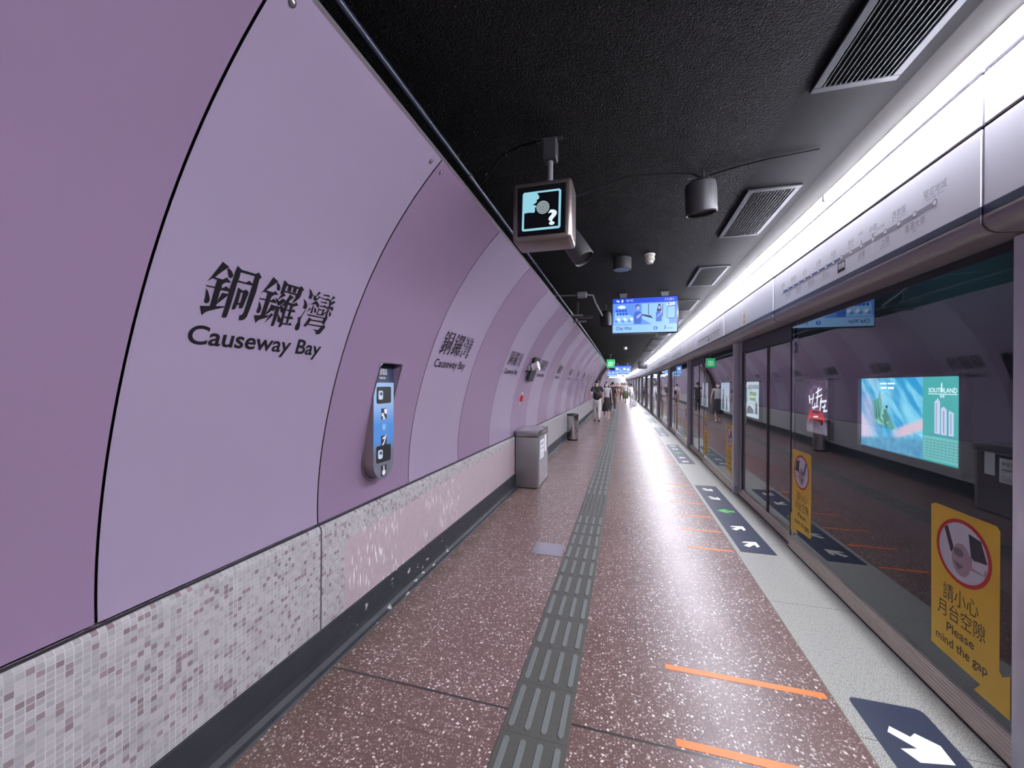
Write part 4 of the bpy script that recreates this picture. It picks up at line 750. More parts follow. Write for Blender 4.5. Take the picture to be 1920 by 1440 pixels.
def hp(p):
    x, y = p; u = (x - 113) / 797.0; top = 150 - 95 * u; bot = 935 - 65 * u; v = (y - top) / (bot - top); return (-0.137 + u * 0.274, SZ + 0.304 - v * 0.274)
fs = lambda u, v, d: (u, -0.0035 - d, v)
CY = glow('sign_cyan', (150, 214, 232), 0.95); LW = glow('sign_white', (226, 244, 250), 1.0)
o_ = [hp(p) for p in ((225, 228), (205, 260), (190, 830), (215, 850), (800, 802), (822, 775), (832, 190), (805, 162))]; i_ = [hp(p) for p in ((240, 252), (236, 262), (226, 812), (228, 814), (783, 764), (786, 760), (796, 200), (792, 197))]
b = MB(); 
for j in range(8): k_ = (j + 1) % 8; b.add([fs(*o_[j], 0.001), fs(*o_[k_], 0.001), fs(*i_[k_], 0.001), fs(*i_[j], 0.001)], [(0, 1, 2, 3)])
b.obj('frame_line', CY, fc)
b = MB()
hd = [hp(p) for p in ((205, 260), (225, 235), (440, 232), (468, 268), (480, 300), (470, 325), (435, 345), (440, 370), (432, 385), (372, 422), (425, 435), (430, 455), (408, 470), (410, 520), (395, 550), (300, 548), (230, 562), (198, 600))]
bb = bmesh.new(); f_ = bb.faces.new([bb.verts.new((u, v, 0)) for u, v in hd]); bmesh.ops.triangulate(bb, faces=[f_]); bb.verts.index_update()
b.add([fs(v.co.x, v.co.y, 0.0015) for v in bb.verts], [[v.index for v in f.verts] for f in bb.faces]); bb.free(); b.obj('head_profile', CY, fc)
b = MB(); cx, cy = hp((538, 463))
for r, n in ((0.0, 1), (0.0095, 7), (0.0175, 13), (0.0255, 19), (0.0335, 25)):
    for j in range(n): a = 2 * math.pi * j / n; b.poly(circ(cx + r * math.cos(a), cy + r * math.sin(a), 0.0030, n=6), fs, 0.0015)
b.obj('speech_dots', LW, fc)
b = MB(); u, v = hp((620, 742)); b.text('?', fs, u, v, 0.078, w=0.050, bold=0.03, d=0.0015); b.obj('question_mark', LW, fc)

# ================================================================ loudspeakers, camera, detectors
def speaker(label, x, y, ztop, L, r, tilt, cat='loudspeaker', name='ceiling_loudspeaker', grp='ceiling loudspeakers'):
    t = thing(name, label, cat, (x, y, ztop), grp)
    M = Matrix.Rotation(tilt[0], 3, 'X') @ Matrix.Rotation(tilt[1], 3, 'Y')
    b = MB(); b.lathe([(0.0, 0.0), (r * 0.55, 0.0), (r * 0.93, -L * 0.12), (r, -L * 0.3), (r, -L), (r * 0.94, -L - 0.006), (r * 0.90, -L)], seg=28, M=M); b.obj('body', DGREY, t, smooth=True)
    b = MB(); b.lathe([(0.0, -L + 0.012), (r * 0.9, -L + 0.012), (r * 0.92, -L + 0.004)], seg=28, M=M); b.obj('grille', BLACK, t)
    b = MB(); b.box(-r * 0.8, r * 0.6, -0.012, 0.012, 0.0, 0.012); b.tube([(0.02, 0, 0.0), (0.02, 0, CEIL - ztop)], 0.006, 8); b.tube([(r * 0.3, 0.01, 0.02), (r * 0.5, 0.0, -0.02)], 0.004, 6); b.obj('bracket', STEEL, t)
    return t
speaker('large dark cylinder loudspeaker hanging from the ceiling right of the help sign', 0.465, 2.88, 2.865, 0.215, 0.098, (math.radians(8), math.radians(-4)))
speaker('dark cylinder loudspeaker partly hidden behind the hanging help sign', -0.435, 2.95, 2.63, 0.26, 0.078, (math.radians(-10), math.radians(-32)))
t = thing('ceiling_downlight', 'short dark cylinder fitting with a bluish lens left of the smoke detector', 'ceiling fitting', (-0.045, 4.64, CEIL))
b = MB(); b.lathe([(0.0, 0.0), (0.10, 0.0), (0.10, -0.125), (0.092, -0.13)], seg=24); b.obj('body', DGREY, t, smooth=True); b = MB(); b.lathe([(0.0, -0.128), (0.092, -0.128)], seg=24); b.obj('lens', plain('blue_lens', (96, 104, 150), 0.3), t)
t = thing('smoke_detector', 'small cream smoke detector on the black ceiling', 'smoke detector', (0.245, 4.56, CEIL))
b = MB(); b.lathe([(0.0, 0.0), (0.052, 0.0), (0.052, -0.025), (0.040, -0.028), (0.040, -0.04), (0.050, -0.042), (0.050, -0.07), (0.038, -0.075), (0.036, -0.10), (0.0, -0.105)], seg=20); b.obj('body', plain('cream_plastic', (206, 200, 188), 0.45), t, smooth=True); b = MB(); b.lathe([(0.051, -0.0), (0.056, -0.004), (0.051, -0.012)], seg=20); b.obj('base_ring', WHITE, t)
for n_, (x, y, lab) in enumerate(((0.12, 8.9, 'small white ceiling light beyond the hanging screen'), (-0.15, 10.8, 'tiny white ceiling light farther than the first'), (0.05, 15.5, 'far white ceiling light before the dark bulkhead'))):
    t = thing('spot_fitting', lab, 'ceiling fitting', (x, y, CEIL), 'small pale ceiling fittings')
    b = MB(); b.lathe([(0.0, 0.0), (0.06, 0.0), (0.06, -0.09), (0.045, -0.10), (0.0, -0.10)], seg=16); b.obj('body', WHITE, t, smooth=True); b = MB(); b.lathe([(0.0, -0.102), (0.04, -0.102)], seg=16); b.obj('lens', plain('pale_lens', (220, 220, 230), 0.2), t)
# ceiling junction box with bent conduit
t = thing('junction_box', 'small grey junction box with a bent conduit left of the hanging screen', 'junction box', (-0.62, 6.1, CEIL))
b = MB(); b.rbox(-0.09, 0.05, -0.05, 0.05, -0.10, -0.02, 0.006, 1); b.obj('box', MGREY, t); b = MB(); b.tube([(-0.5, 0, -0.05), (-0.09, 0, -0.06)], 0.012, 8); b.tube([(0.05, 0, -0.06), (0.14, 0.02, -0.07), (0.17, 0.1, -0.16), (0.22, 0.25, -0.25), (0.26, 0.4, -0.32)], 0.014, 8); b.obj('conduit', MGREY, t, smooth=True)
speaker('dark cylinder loudspeaker above the wall, left of the hanging screen', -0.35, 7.2, 2.80, 0.26, 0.10, (math.radians(4), math.radians(-6)))
t = thing('camera_bracket', 'dark equipment arm with two pale strips under the ceiling by the wall', 'equipment arm', (-0.80, 6.9, 2.66))
b = MB(); b.box(-0.02, 0.02, -0.02, 0.02, 0.0, 0.26); b.box(-0.22, 0.25, -0.05, 0.05, -0.02, 0.02); b.obj('arm', DGREY, t); b = MB(); b.box(-0.15, 0.10, -0.09, -0.06, 0.0, 0.035); b.box(-0.10, 0.16, -0.09, -0.06, -0.10, -0.075); b.obj('pale_strip', MGREY, t)

# ================================================================ hanging arrival screens
SCR = (('tv_blue', (20, 72, 226), 1.0), ('tv_mid', (98, 150, 244), 1.0), ('tv_pale', (146, 200, 252), 1.05), ('tv_white', (224, 238, 255), 1.1), ('tv_dark', (20, 36, 110), 0.8), ('tv_cloth', (52, 108, 216), 1.0), ('tv_skin', (176, 180, 244), 1.0))
SM = [glow(*a) for a in SCR]
def screen(label, x0, Y, z0, w, h, detail):
    t = thing('arrival_screen', label, 'hanging screen', (x0, Y, 0), 'train arrival screens under the ceiling')
    b = MB(); b.rbox(-0.015, w + 0.015, 0.0, 0.10, z0 - 0.015, z0 + h + 0.015, 0.008, 2); b.obj('case', plain('blue_black_case', (20, 26, 52), 0.35), t, smooth=True)
    b = MB()
    for xx in (w * 0.17, w * 0.82): b.box(xx - 0.05, xx + 0.05, 0.03, 0.08, z0 + h + 0.01, CEIL - 0.012); b.box(xx - 0.06, xx + 0.06, 0.02, 0.09, CEIL - 0.014, CEIL - 0.002)
    b.obj('bracket', MGREY, t)
    f = lambda u, v, d: (u * w, -0.001 - d, z0 + v * h)
    b = MB(); b.m = 2; b.poly([(0, 0), (1, 0), (1, 1), (0, 1)], f, 0.0); b.m = 0; b.poly([(0, 0.855), (1, 0.855), (1, 1), (0, 1)], f, 0.001)
    b.m = 1; b.poly([(0.0, 0.23), (1, 0.23), (1, 0.855), (0, 0.855)], f, 0.001)
    if not detail:
        b.m = 3
        for i in range(4): b.poly(rrect(0.16, 0.3, 0.04, 0.15 + 0.23 * i, 0.55 - 0.08 * (i % 2), 2), f, 0.002)
        b.m = 4; b.poly(circ(0.4, 0.5, 0.05, 0.12, 10), f, 0.003)
    if detail:
        b.m = 2
        b.poly([(0.46, 0.40), (0.62, 0.23), (0.88, 0.23), (0.88, 0.83), (0.46, 0.83)], f, 0.0014); b.poly([(0.02, 0.25), (0.35, 0.25), (0.3, 0.5), (0.04, 0.6)], f, 0.0014)
        b.m = 0
        for i in range(4):
            for j in range(2): b.poly(rrect(0.036, 0.07, 0.01, 0.07 + 0.046 * i + 0.01 * j, 0.645 - 0.10 * j, 1), f, 0.002)
        b.m = 3; b.poly(circ(0.145, 0.75, 0.065, 0.05, 12), f, 0.002)
        for i in range(9): b.m = (1, 3, 2)[i % 3]; b.poly(circ(0.06 + 0.035 * i, 0.34 + 0.05 * ((i * 7) % 3), 0.03, 0.05, 8), f, 0.0018)
        b.m = 5; b.poly([(0.34, 0.25), (0.33, 0.50), (0.36, 0.60), (0.43, 0.62), (0.47, 0.52), (0.45, 0.25)], f, 0.002); b.m = 4; b.poly(circ(0.397, 0.745, 0.034, 0.065, 12), f, 0.002); b.m = 6; b.poly(circ(0.402, 0.715, 0.028, 0.062, 12), f, 0.0024); b.poly([(0.37, 0.45), (0.40, 0.40), (0.46, 0.52), (0.44, 0.55)], f, 0.0026)
        b.m = 4; b.poly([(0.46, 0.53), (0.60, 0.48), (0.64, 0.40), (0.58, 0.42), (0.47, 0.49)], f, 0.002); b.poly([(0.562, 0.50), (0.572, 0.50), (0.572, 0.82), (0.562, 0.82)], f, 0.002); b.poly([(0.775, 0.45), (0.785, 0.42), (0.79, 0.80), (0.78, 0.80)], f, 0.002)
        b.m = 4; b.poly([(0.69, 0.60), (0.72, 0.80), (0.75, 0.80), (0.765, 0.62), (0.73, 0.56)], f, 0.002); b.m = 6; b.poly(circ(0.733, 0.70, 0.02, 0.05, 12), f, 0.0024); b.m = 5; b.poly([(0.68, 0.30), (0.68, 0.56), (0.72, 0.60), (0.77, 0.55), (0.77, 0.30)], f, 0.0022); b.m = 6; b.poly([(0.68, 0.42), (0.74, 0.54), (0.77, 0.55), (0.72, 0.45)], f, 0.0026)
        b.m = 3; b.poly([(0.845, 0.74), (0.965, 0.76), (0.965, 0.84), (0.845, 0.82)], f, 0.002); b.m = 4; b.poly(rrect(0.125, 0.36, 0.03, 0.91, 0.56), f, 0.0018); b.m = 2; b.poly(rrect(0.112, 0.33, 0.025, 0.91, 0.56), f, 0.0021)
        b.m = 0; b.text('MTR', f, 0.905, 0.775, 0.035, w=0.05, d=0.0026); b.poly(circ(0.875, 0.79, 0.014, 0.025, 10), f, 0.0026)
    o = b.obj('display', SM, t)
    if detail:
        b = MB(); b.m = 4; b.text('Chai Wan', f, 0.055, 0.085, 0.095, w=0.25, bold=0.008, d=0.003)
        b.m = 0; b.poly(circ(0.675, 0.115, 0.030, 0.054, 20), f, 0.003); b.m = 3; b.text('1', f, 0.668, 0.085, 0.06, w=0.012, d=0.004)
        b.m = 4; b.text('3', f, 0.80, 0.08, 0.10, w=0.033, bold=0.008, d=0.003); b.text('min', f, 0.85, 0.085, 0.05, w=0.09, d=0.003)
        b.m = 3; b.text('31°C', f, 0.22, 0.90, 0.06, w=0.11, bold=0.01, d=0.003); b.text('11:51', f, 0.82, 0.90, 0.06, w=0.125, bold=0.01, d=0.003); b.poly(circ(0.075, 0.935, 0.018, 0.022, 10), f, 0.003); b.poly(circ(0.095, 0.915, 0.02, 0.022, 10), f, 0.003); b.poly(rrect(0.026, 0.085, 0.008, 0.155, 0.925), f, 0.003)
        b.obj('screen_lettering', SM, o)
    return t
screen('large blue hanging arrival screen reading Chai Wan, 3 min', -0.196, 6.4, 2.305, 0.935, 0.53, True)
screen('distant small blue arrival screen above the crowd', -0.45, 27.0, 2.25, 1.0, 0.52, False)
screen('farthest pale arrival screen near the vanishing point', -1.05, 33.0, 2.2, 0.75, 0.5, False)

# exit signs
GRN = glow('exit_green', (26, 178, 104), 1.4)
def exitsign(label, x, y, z, w, h, side=True):
    t = thing('exit_sign', label, 'exit sign', (x, y, 0), 'green exit signs')
    b = MB(); b.rbox(-w / 2, w / 2, 0.0, 0.12, z, z + h, 0.02, 2); b.obj('case', plain('grey_case', (120, 126, 124), 0.4), t, smooth=True)
    f = lambda u, v, d: (u, -0.001 - d, v)
    b = MB(); b.slab(rrect(w * 0.94, h * 0.92, 0.02, 0, z + h / 2), f, -0.002, 0.002); p = b.obj('green_face', GRN, t)
    b = MB(); s_ = h * 0.5; c_ = z + h * 0.5; lw = s_ * 0.075
    bars = [(-0.5, 0.08, 0.5, 0.16), (-0.06, -0.5, 0.06, 0.5), (-0.42, 0.08, -0.30, 0.40), (0.30, 0.08, 0.42, 0.40), (-0.5, -0.46, -0.38, -0.08), (0.38, -0.46, 0.5, -0.08), (-0.5, -0.46, 0.5, -0.36)]
    if side: bars = [(a * 1.0, b1, c1, d1) for a, b1, c1, d1 in bars]
    for a, b1, c1, d1 in bars: b.poly([(a * s_, c_ + b1 * s_), (c1 * s_, c_ + b1 * s_), (c1 * s_, c_ + d1 * s_), (a * s_, c_ + d1 * s_)], f, 0.003)
    b.obj('exit_character', glow('exit_white', (230, 250, 240), 1.3), p)
    b = MB(); b.tube([(0, 0.06, z + h - 0.01), (0, 0.06, CEIL)], 0.012, 8); b.box(-0.08, 0.08, 0.04, 0.08, CEIL - 0.03, CEIL - 0.015); b.obj('hanger', MGREY, t)
exitsign('green hanging exit sign straight ahead above the walking people', -0.57, 19.0, 2.27, 0.37, 0.42)
# bracketed monitor on the left wall
p = Vector(wallfn(5.75, 1.0, 0.0))
t = thing('wall_display', 'thin dark board on brackets with a white drum fitting, seen edge on', 'wall fixture', (0, 5.75, 0))
b = MB(); z0, z1 = 1.56, 1.90
b.add([(wx(1.56) + 0.03, -0.01, 1.55), (wx(1.56) + 0.05, -0.01, 1.55), (wx(1.88) + 0.05, -0.01, 1.90), (wx(1.88) + 0.03, -0.01, 1.90), (wx(1.56) + 0.03, 0.35, 1.55), (wx(1.56) + 0.05, 0.35, 1.55), (wx(1.88) + 0.05, 0.35, 1.90), (wx(1.88) + 0.03, 0.35, 1.90)], [(0, 1, 2, 3), (4, 5, 6, 7), (0, 1, 5, 4), (2, 3, 7, 6), (0, 3, 7, 4), (1, 2, 6, 5)]); b.obj('board', BLACK, t)
M = Matrix.Rotation(math.radians(78), 3, 'Y')
b = MB(); b.lathe([(0.0, 0.0), (0.055, 0.0), (0.055, 0.10), (0.0, 0.105)], c=(wx(1.73) + 0.05, 0.0, 1.755), seg=20, M=M); b.obj('drum', plain('drum_white', (196, 190, 198), 0.3), t, smooth=True)
b = MB(); b.lathe([(0.055, 0.085), (0.068, 0.085), (0.068, 0.105), (0.0, 0.107)], c=(wx(1.73) + 0.05, 0.0, 1.755), seg=20, M=M); b.obj('rim', WHITE, t, smooth=True)
b = MB(); b.box(wx(1.70), wx(1.70) + 0.05, -0.16, 0.0, 1.70, 1.78); b.tube([(wx(1.78) + 0.005, -0.2, 1.83), (wx(1.78) + 0.03, 0.0, 1.78)], 0.005, 6); b.obj('bracket', MGREY, t)
# fire hammer / call point
Y = 5.80; p = Vector(wallfn(Y, 0.545, 0.0))
t = thing('fire_call_point', 'tiny red fire call point on the purple wall above the square bin', 'fire call point', (0, Y, 0))
w0 = lambda u, v, d: wallfn(u, v, d)
b = MB(); b.slab(rrect(0.085, 0.085, 0.01, 0.0, 0.545), w0, 0.0, 0.03); b.obj('red_box', RED, t)
b = MB(); b.slab(rrect(0.05, 0.03, 0.005, 0.0, 0.62), w0, 0.0, 0.004); b.slab(rrect(0.05, 0.04, 0.005, 0.0, 0.465), w0, 0.0, 0.004); b.obj('white_notice', WHITE, t)
b = MB()
pr = [(-1.60, 0.0), (-1.36, 0.0), (-1.34, 0.8), (-1.30, 1.4), (-1.12, 2.0), (-0.75, 2.5), (-0.62, CEIL), (-1.60, CEIL)]
b.prof(pr, [22.6, 24.0], True); o = b.obj('wall_pier', plain('brown_pier', (66, 48, 52), 0.4), bend=True); o['kind'] = 'structure'
# dark bulkhead box on the header and far ceiling lamps
t = thing('equipment_box', 'dark equipment box hanging beside the far header light', 'equipment box', (0.95, 21.6, 0))
b = MB(); b.rbox(-0.18, 0.26, 0, 0.9, 2.36, 2.72, 0.03, 2); b.obj('case', plain('box_grey', (40, 38, 40), 0.45), t, smooth=True); b = MB(); b.box(-0.10, -0.06, 0.4, 0.44, 2.70, CEIL); b.box(0.16, 0.20, 0.4, 0.44, 2.70, CEIL); b.obj('hanger', DGREY, t)
WL = glow('far_lamp', (220, 232, 255), 6.0)
for n_, (x, y, w) in enumerate(((-0.9, 34.0, 1.3), (0.3, 30.0, 0.5), (-0.2, 38.0, 1.5), (-0.6, 44.0, 1.8), (-0.5, 52.0, 2.0))):
    t = thing('ceiling_lamp', '%s ceiling lamp in the bright far end of the platform' % ORD[n_], 'ceiling lamp', (x, y, 0), 'ceiling lamps at the far end')
    b = MB(); b.box(-w / 2, w / 2, 0, 0.12, 2.40, 2.46); b.obj('tube', WL, t); b = MB(); b.box(-w / 2 - 0.02, w / 2 + 0.02, -0.01, 0.14, 2.46, 2.50); b.box(-w / 3, -w / 3 + 0.02, 0.05, 0.07, 2.5, CEIL); b.box(w / 3 - 0.02, w / 3, 0.05, 0.07, 2.5, CEIL); b.obj('housing', MGREY, t)

# ================================================================ people
def skin(name, chains, m, parent, sub=2, root=0):
    """chains: list of lists of (x,y,z,r); equal points are shared"""
    bm = bmesh.new(); L = bm.verts.layers.skin.verify(); d = {}
    def vert(p):
        k_ = tuple(round(c_, 4) for c_ in p[:3])
        if k_ not in d: v = bm.verts.new(p[:3]); v[L].radius = (p[3], p[3] * (p[4] if len(p) > 4 else 1)); d[k_] = v
        return d[k_]
    for c_ in chains:
        for a, e in zip(c_[:-1], c_[1:]):
            va, ve = vert(a), vert(e)
            if not bm.edges.get((va, ve)): bm.edges.new((va, ve))
    bm.verts.ensure_lookup_table(); bm.verts[root][L].use_root = True
    me = bpy.data.meshes.new(name); bm.to_mesh(me); bm.free(); me.materials.append(m)
    o = bpy.data.objects.new(name, me); C.objects.link(o); o.parent = parent
    s_ = o.modifiers.new('skin', 'SKIN'); s_.use_smooth_shade = True
    if sub: u = o.modifiers.new('sub', 'SUBSURF'); u.levels = sub; u.render_levels = sub
    return o
def lerp(a, b, t_): return tuple(a[i] + (b[i] - a[i]) * t_ for i in range(3))
def person(label, x, y, h, face, top, bottom, hair=(30, 26, 26), skinc=(206, 168, 150), kind='trousers', stride=0.25, mask=False, bag=None, longhair=False, near=True, shoes=(30, 30, 32), arm=0.12, sleeve=0.45, lean=0.0, grp='people walking on the platform'):
    """face: heading angle, 0 = walking away (+y). Local frame: front is +y."""
    t = thing('person', label, 'person', (x, y, 0), grp, rz=face); s = h / 1.70; t.scale = (s, s, s)
    SK = plain('skin_%d' % skinc[0], skinc, 0.5); TP = plain('cloth_%d_%d_%d' % top, top, 0.75); BT = plain('cloth_%d_%d_%d' % bottom, bottom, 0.75); HR = plain('hair_%d' % hair[0], hair, 0.6); SH = plain('shoe_%d' % shoes[0], shoes, 0.5)
    st = stride; sub = 2 if near else 1
    hipz, shz = 0.90, 1.39
    pel = (0, 0, hipz + 0.04); ch = (0, lean * 0.6, 1.22); nk = (0, lean, 1.44); hd = (0, lean + 0.015, 1.58)
    legs = []
    for sd, f_ in ((-1, st), (1, -st)):
        hip = (sd * 0.085, 0, hipz); knee = (sd * 0.09, f_ * 0.55 + 0.03, 0.49 + abs(f_) * 0.03); ank = (sd * 0.085, f_ * (1.0 if f_ > 0 else 1.15), 0.085 + (0.05 if f_ < 0 else 0)); toe = (ank[0] * 1.1, ank[1] + 0.14, 0.035 + (0.0 if f_ < 0 else 0.0))
        legs.append((hip, knee, ank, toe))
    arms = []
    for sd, f_ in ((-1, -arm), (1, arm)):
        sh_ = (sd * 0.175, lean, shz); el = (sd * 0.235, lean + f_ * 0.6 - 0.02, 1.12); wr = (sd * 0.25, lean + f_ * 1.4 + 0.03, 0.88); arms.append((sh_, el, wr))
    P4 = lambda p, r: (p[0], p[1], p[2], r)
    body = [[P4(pel, 0.105), P4(ch, 0.115), P4(nk, 0.052), P4((0, lean + 0.01, 1.50), 0.055), P4((0, lean + 0.015, 1.56), 0.083), P4((0, lean + 0.01, 1.63), 0.082), P4((0, lean, 1.672), 0.045)]]
    for hip, knee, ank, toe in legs: body.append([P4(pel, 0.105), P4(hip, 0.080), P4(knee, 0.055), P4(lerp(knee, ank, 0.35), 0.052), P4(ank, 0.034), P4(toe, 0.03)])
    for (sh_, el, wr) in arms:
        hnd = (wr[0], wr[1] + 0.02, wr[2] - 0.07)
        body.append([P4(ch, 0.115), P4((sh_[0] * 0.6, sh_[1], shz + 0.005), 0.06), P4(sh_, 0.05), P4(el, 0.037), P4(wr, 0.024), P4(hnd, 0.028)])
        if near:
            sg = 1 if wr[0] > 0 else -1
            for q in range(4):
                yy = hnd[1] - 0.028 + 0.018 * q; l_ = (0.062, 0.074, 0.070, 0.055)[q]
                body.append([P4(hnd, 0.028), (hnd[0], yy, hnd[2] - 0.035, 0.009), (hnd[0] - sg * 0.008, yy + 0.004, hnd[2] - 0.035 - l_ * 0.55, 0.008), (hnd[0] - sg * 0.024, yy + 0.006, hnd[2] - 0.03 - l_, 0.007)])
            body.append([P4(hnd, 0.028), (hnd[0], hnd[1] + 0.036, hnd[2] - 0.01, 0.010), (hnd[0] - sg * 0.006, hnd[1] + 0.046, hnd[2] - 0.04, 0.008)])
    skin('body', body, SK, t, sub)
    # clothes
    tp = [[P4((0, 0, 0.86), 0.13), P4((0, 0, 0.93), 0.158), P4((0, lean * 0.4, 1.08), 0.140), P4(ch, 0.150), P4((0, lean, 1.36), 0.105), P4((0, lean, 1.43), 0.066)]]
    for (sh_, el, wr) in arms:
        e_ = lerp(sh_, el, min(1, sleeve * 1.6)); c_ = [P4((0, lean, 1.36), 0.10), P4((sh_[0] * 0.62, lean, 1.385), 0.074), P4(sh_, 0.066), P4(e_, 0.056)]
        if sleeve > 0.7: c_.append(P4(lerp(el, wr, 0.85), 0.04))
        tp.append(c_)
    skin('top', tp, TP, t, sub)
    if kind == 'trousers' or kind == 'shorts':
        bt = [[P4((0, lean * 0.3, 1.03), 0.118), P4((0, 0, 0.90), 0.140)]]
        for hip, knee, ank, toe in legs:
            c_ = [P4((0, 0, 0.90), 0.140), P4((hip[0] * 0.75, 0, hipz - 0.07), 0.118), P4(lerp(hip, knee, 0.85), 0.074 if kind == 'trousers' else 0.082)]
            if kind == 'trousers': c_ += [P4(lerp(knee, ank, 0.3), 0.066), P4(lerp(knee, ank, 0.9), 0.052)]
            bt.append(c_)
        skin(kind, bt, BT, t, sub)
    else:
        b = MB(); zb = 0.34 if kind == 'skirt' else 0.55; n = 24; rings = []
        for z_, r_ in ((1.0, 0.125), (0.92, 0.15), (0.75, 0.18), (0.55, 0.195), (zb, 0.21)): rings.append([((r_ * (1 + 0.05 * math.sin(a * 6))) * math.cos(a) * 1.02, (r_ * (1 + 0.05 * math.sin(a * 6))) * math.sin(a) * 1.12, z_) for a in [2 * math.pi * q / n for q in range(n)]])
        b.add([v for g in rings for v in g], [(i * n + j, i * n + (j + 1) % n, (i + 1) * n + (j + 1) % n, (i + 1) * n + j) for i in range(4) for j in range(n)]); b.obj('skirt', BT, t, smooth=True)
    for hip, knee, ank, toe in legs: skin('shoe', [[(ank[0], ank[1] - 0.035, 0.04 + (ank[2] - 0.085), 0.043), (ank[0], ank[1] + 0.04, 0.045 + (ank[2] - 0.085) * 0.6, 0.045), (toe[0], toe[1] + 0.01, 0.034, 0.034)]], SH, t, 1)
    # hair: cap leaving the face free
    b = MB(); n, m_ = 16, 8; hc = Vector((0, lean - 0.008, 1.607)); vs = []
    for i in range(m_ + 1):
        th = (0.02 + (0.60 if not longhair else 0.62) * i / m_) * math.pi
        for j in range(n):
            a = 2 * math.pi * j / n; front = math.sin(a) > 0.25
            tt = min(th, 0.30 * math.pi) if front else th
            vs.append(hc + Vector((0.094 * math.sin(tt) * math.cos(a), 0.105 * math.sin(tt) * math.sin(a), 0.098 * math.cos(tt))))
    b.add(vs, [(i * n + j, i * n + (j + 1) % n, (i + 1) * n + (j + 1) % n, (i + 1) * n + j) for i in range(m_) for j in range(n)])
    if longhair:
        for sd in (-1, 1): b.tube([(sd * 0.07, lean - 0.03, 1.60), (sd * 0.085, lean - 0.03, 1.50), (sd * 0.08, lean - 0.01, 1.40)], [0.035, 0.04, 0.015], 8)
        b.tube([(0, lean - 0.07, 1.60), (0, lean - 0.09, 1.48), (0, lean - 0.085, 1.38)], [0.06, 0.06, 0.03], 8)
    b.obj('hair', HR, t, smooth=True)
    if near:
        b = MB()
        for sd in (-1, 1): b.lathe([(0.0, 0.008), (0.010, 0.004), (0.012, 0.0), (0.0, -0.004)], c=(sd * 0.03, lean + 0.092, 1.60), seg=8, M=Matrix.Rotation(-math.pi / 2, 3, 'X'))
        b.obj('eyes', BLACK, t)
        b = MB()
        for sd in (-1, 1): b.lathe([(0.0, 0.016), (0.016, 0.008), (0.02, 0.0), (0.0, -0.01)], c=(sd * 0.085, lean + 0.005, 1.585), seg=8, M=Matrix.Rotation(sd * math.pi / 2, 3, 'Y'))
        b.tube([(0, lean + 0.09, 1.60), (0, lean + 0.112, 1.572), (0, lean + 0.092, 1.562)], [0.008, 0.013, 0.008], 6)
        b.obj('ears_and_nose', SK, t, smooth=True)
        if mask:
            b = MB(); b.prof([(-0.066, 1.575), (-0.03, 1.585), (0.03, 1.585), (0.066, 1.575), (0.055, 1.52), (0.0, 1.505), (-0.055, 1.52)], [lean + 0.06, lean + 0.112], True); b.obj('face_mask', plain('mask_white', (226, 228, 236), 0.6), t, smooth=True)
        else:
            b = MB(); b.tube([(-0.02, lean + 0.088, 1.535), (0, lean + 0.095, 1.533), (0.02, lean + 0.088, 1.535)], 0.005, 6); b.obj('mouth', plain('lips', (150, 84, 80), 0.5), t)
    return t
pA = person('person in black t-shirt and white trousers walking away with a black bag', -1.03, 16.3, 1.70, 0.05, (26, 26, 30), (206, 204, 204), stride=0.22)
t = thing('shoulder_bag', 'black sling bag hanging on the back of the person in the black t-shirt', 'bag', (-1.00, 16.3, 0)); t.rotation_euler.z = 0.05
b = MB(); b.rbox(-0.06, 0.17, -0.27, -0.175, 0.97, 1.19, 0.04, 3); b.obj('pouch', plain('bag_black', (34, 36, 40), 0.4), t, smooth=True)
b = MB(); b.tube([(-0.05, -0.18, 1.15), (-0.16, -0.155, 1.32), (-0.16, -0.02, 1.47), (-0.07, 0.14, 1.36), (0.10, 0.165, 1.12), (0.18, 0.0, 1.02), (0.16, -0.18, 1.05)], 0.012, 6); b.obj('strap', plain('strap_grey', (120, 120, 124), 0.5), t, smooth=True)
person('woman in pale grey sleeveless top, long black skirt and white mask walking closer', -0.72, 18.3, 1.62, math.pi + 0.1, (170, 172, 178), (24, 24, 30), kind='skirt', mask=True, longhair=True, shoes=(222, 222, 224), stride=0.2, sleeve=0.15)
person('person in black vest and pale sleeves half hidden behind the masked woman', -0.52, 22.6, 1.66, 0.1, (40, 38, 42), (60, 58, 62), near=False, shoes=(226, 226, 226), sleeve=0.2, stride=0.3)
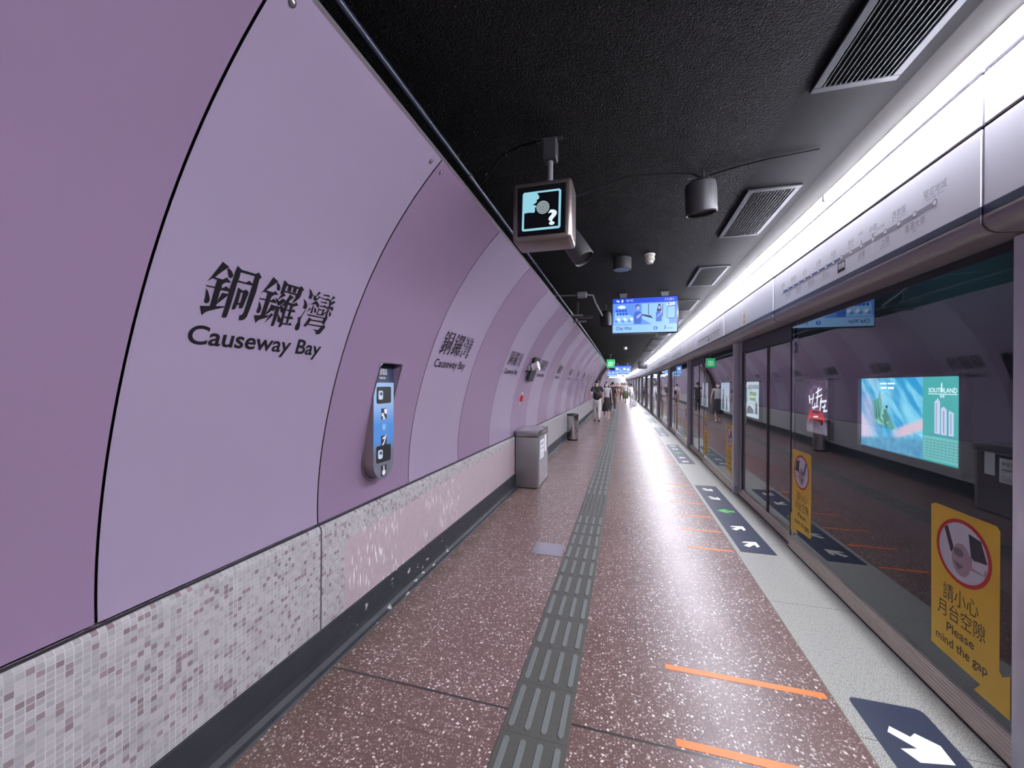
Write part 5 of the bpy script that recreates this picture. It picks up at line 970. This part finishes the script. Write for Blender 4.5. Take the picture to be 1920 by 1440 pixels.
crowd = [(-0.55, 30.5, (226, 226, 228), (196, 170, 158), 'shorts', 'person in white shirt carrying a black bag, ahead of the masked woman'), (-0.30, 34.0, (60, 54, 52), (150, 120, 110), 'shorts', 'person in brown top far down the middle of the platform'),
         (0.15, 37.0, (150, 118, 104), (90, 80, 74), 'trousers', 'far person in tan top near the vanishing point'), (0.42, 35.0, (222, 220, 222), (86, 98, 66), 'skirt', 'far person in white top and green skirt by the doors'),
         (-0.75, 33.0, (200, 198, 204), (44, 44, 52), 'trousers', 'far person in grey top and dark trousers near the left wall'), (-0.10, 42.0, (234, 232, 234), (110, 84, 80), 'shorts', 'tiny far person in white top between the others'), (0.55, 44.0, (110, 70, 80), (36, 36, 46), 'trousers', 'tiny far person in maroon top by the doors')]
for i, (x, y, tpc, btc, kd, lab) in enumerate(crowd): person(lab, x, y, 1.60 + 0.03 * (i % 4), (0.1, 3.0, 0.3, 2.7, 0.0, 3.1, 0.2)[i], tpc, btc, kind=kd, near=False, stride=0.15 + 0.03 * (i % 3), grp='distant crowd on the platform')
person('person in white leaning forward beside the far screen doors', 0.80, 31.0, 1.60, 0.6, (238, 238, 242), (230, 230, 234), near=False, lean=0.22, stride=0.1, sleeve=0.8, grp='distant crowd on the platform')
t = thing('shoulder_bag', 'black bag carried by the far person in the white shirt', 'bag', (-0.40, 30.4, 0)); b = MB(); b.rbox(-0.12, 0.12, -0.2, -0.08, 0.88, 1.12, 0.03, 2); b.obj('pouch', MT['bag_black'], t, smooth=True); b = MB(); b.tube([(-0.1, -0.12, 1.1), (-0.15, 0, 1.4), (0.1, 0.0, 1.1)], 0.012, 6); b.obj('strap', MT['bag_black'], t)
t = thing('carrier_bag', 'white carrier bag standing beside the far doors', 'bag', (0.86, 29.6, 0)); b = MB(); b.rbox(-0.18, 0.18, -0.08, 0.08, 0.0, 0.36, 0.02, 2); b.obj('sack', plain('bag_white', (232, 232, 240), 0.5), t, smooth=True); b = MB(); b.tube([(-0.07, 0, 0.34), (-0.05, 0, 0.46), (0.05, 0, 0.46), (0.07, 0, 0.34)], 0.008, 6); b.obj('handle', WHITE, t)
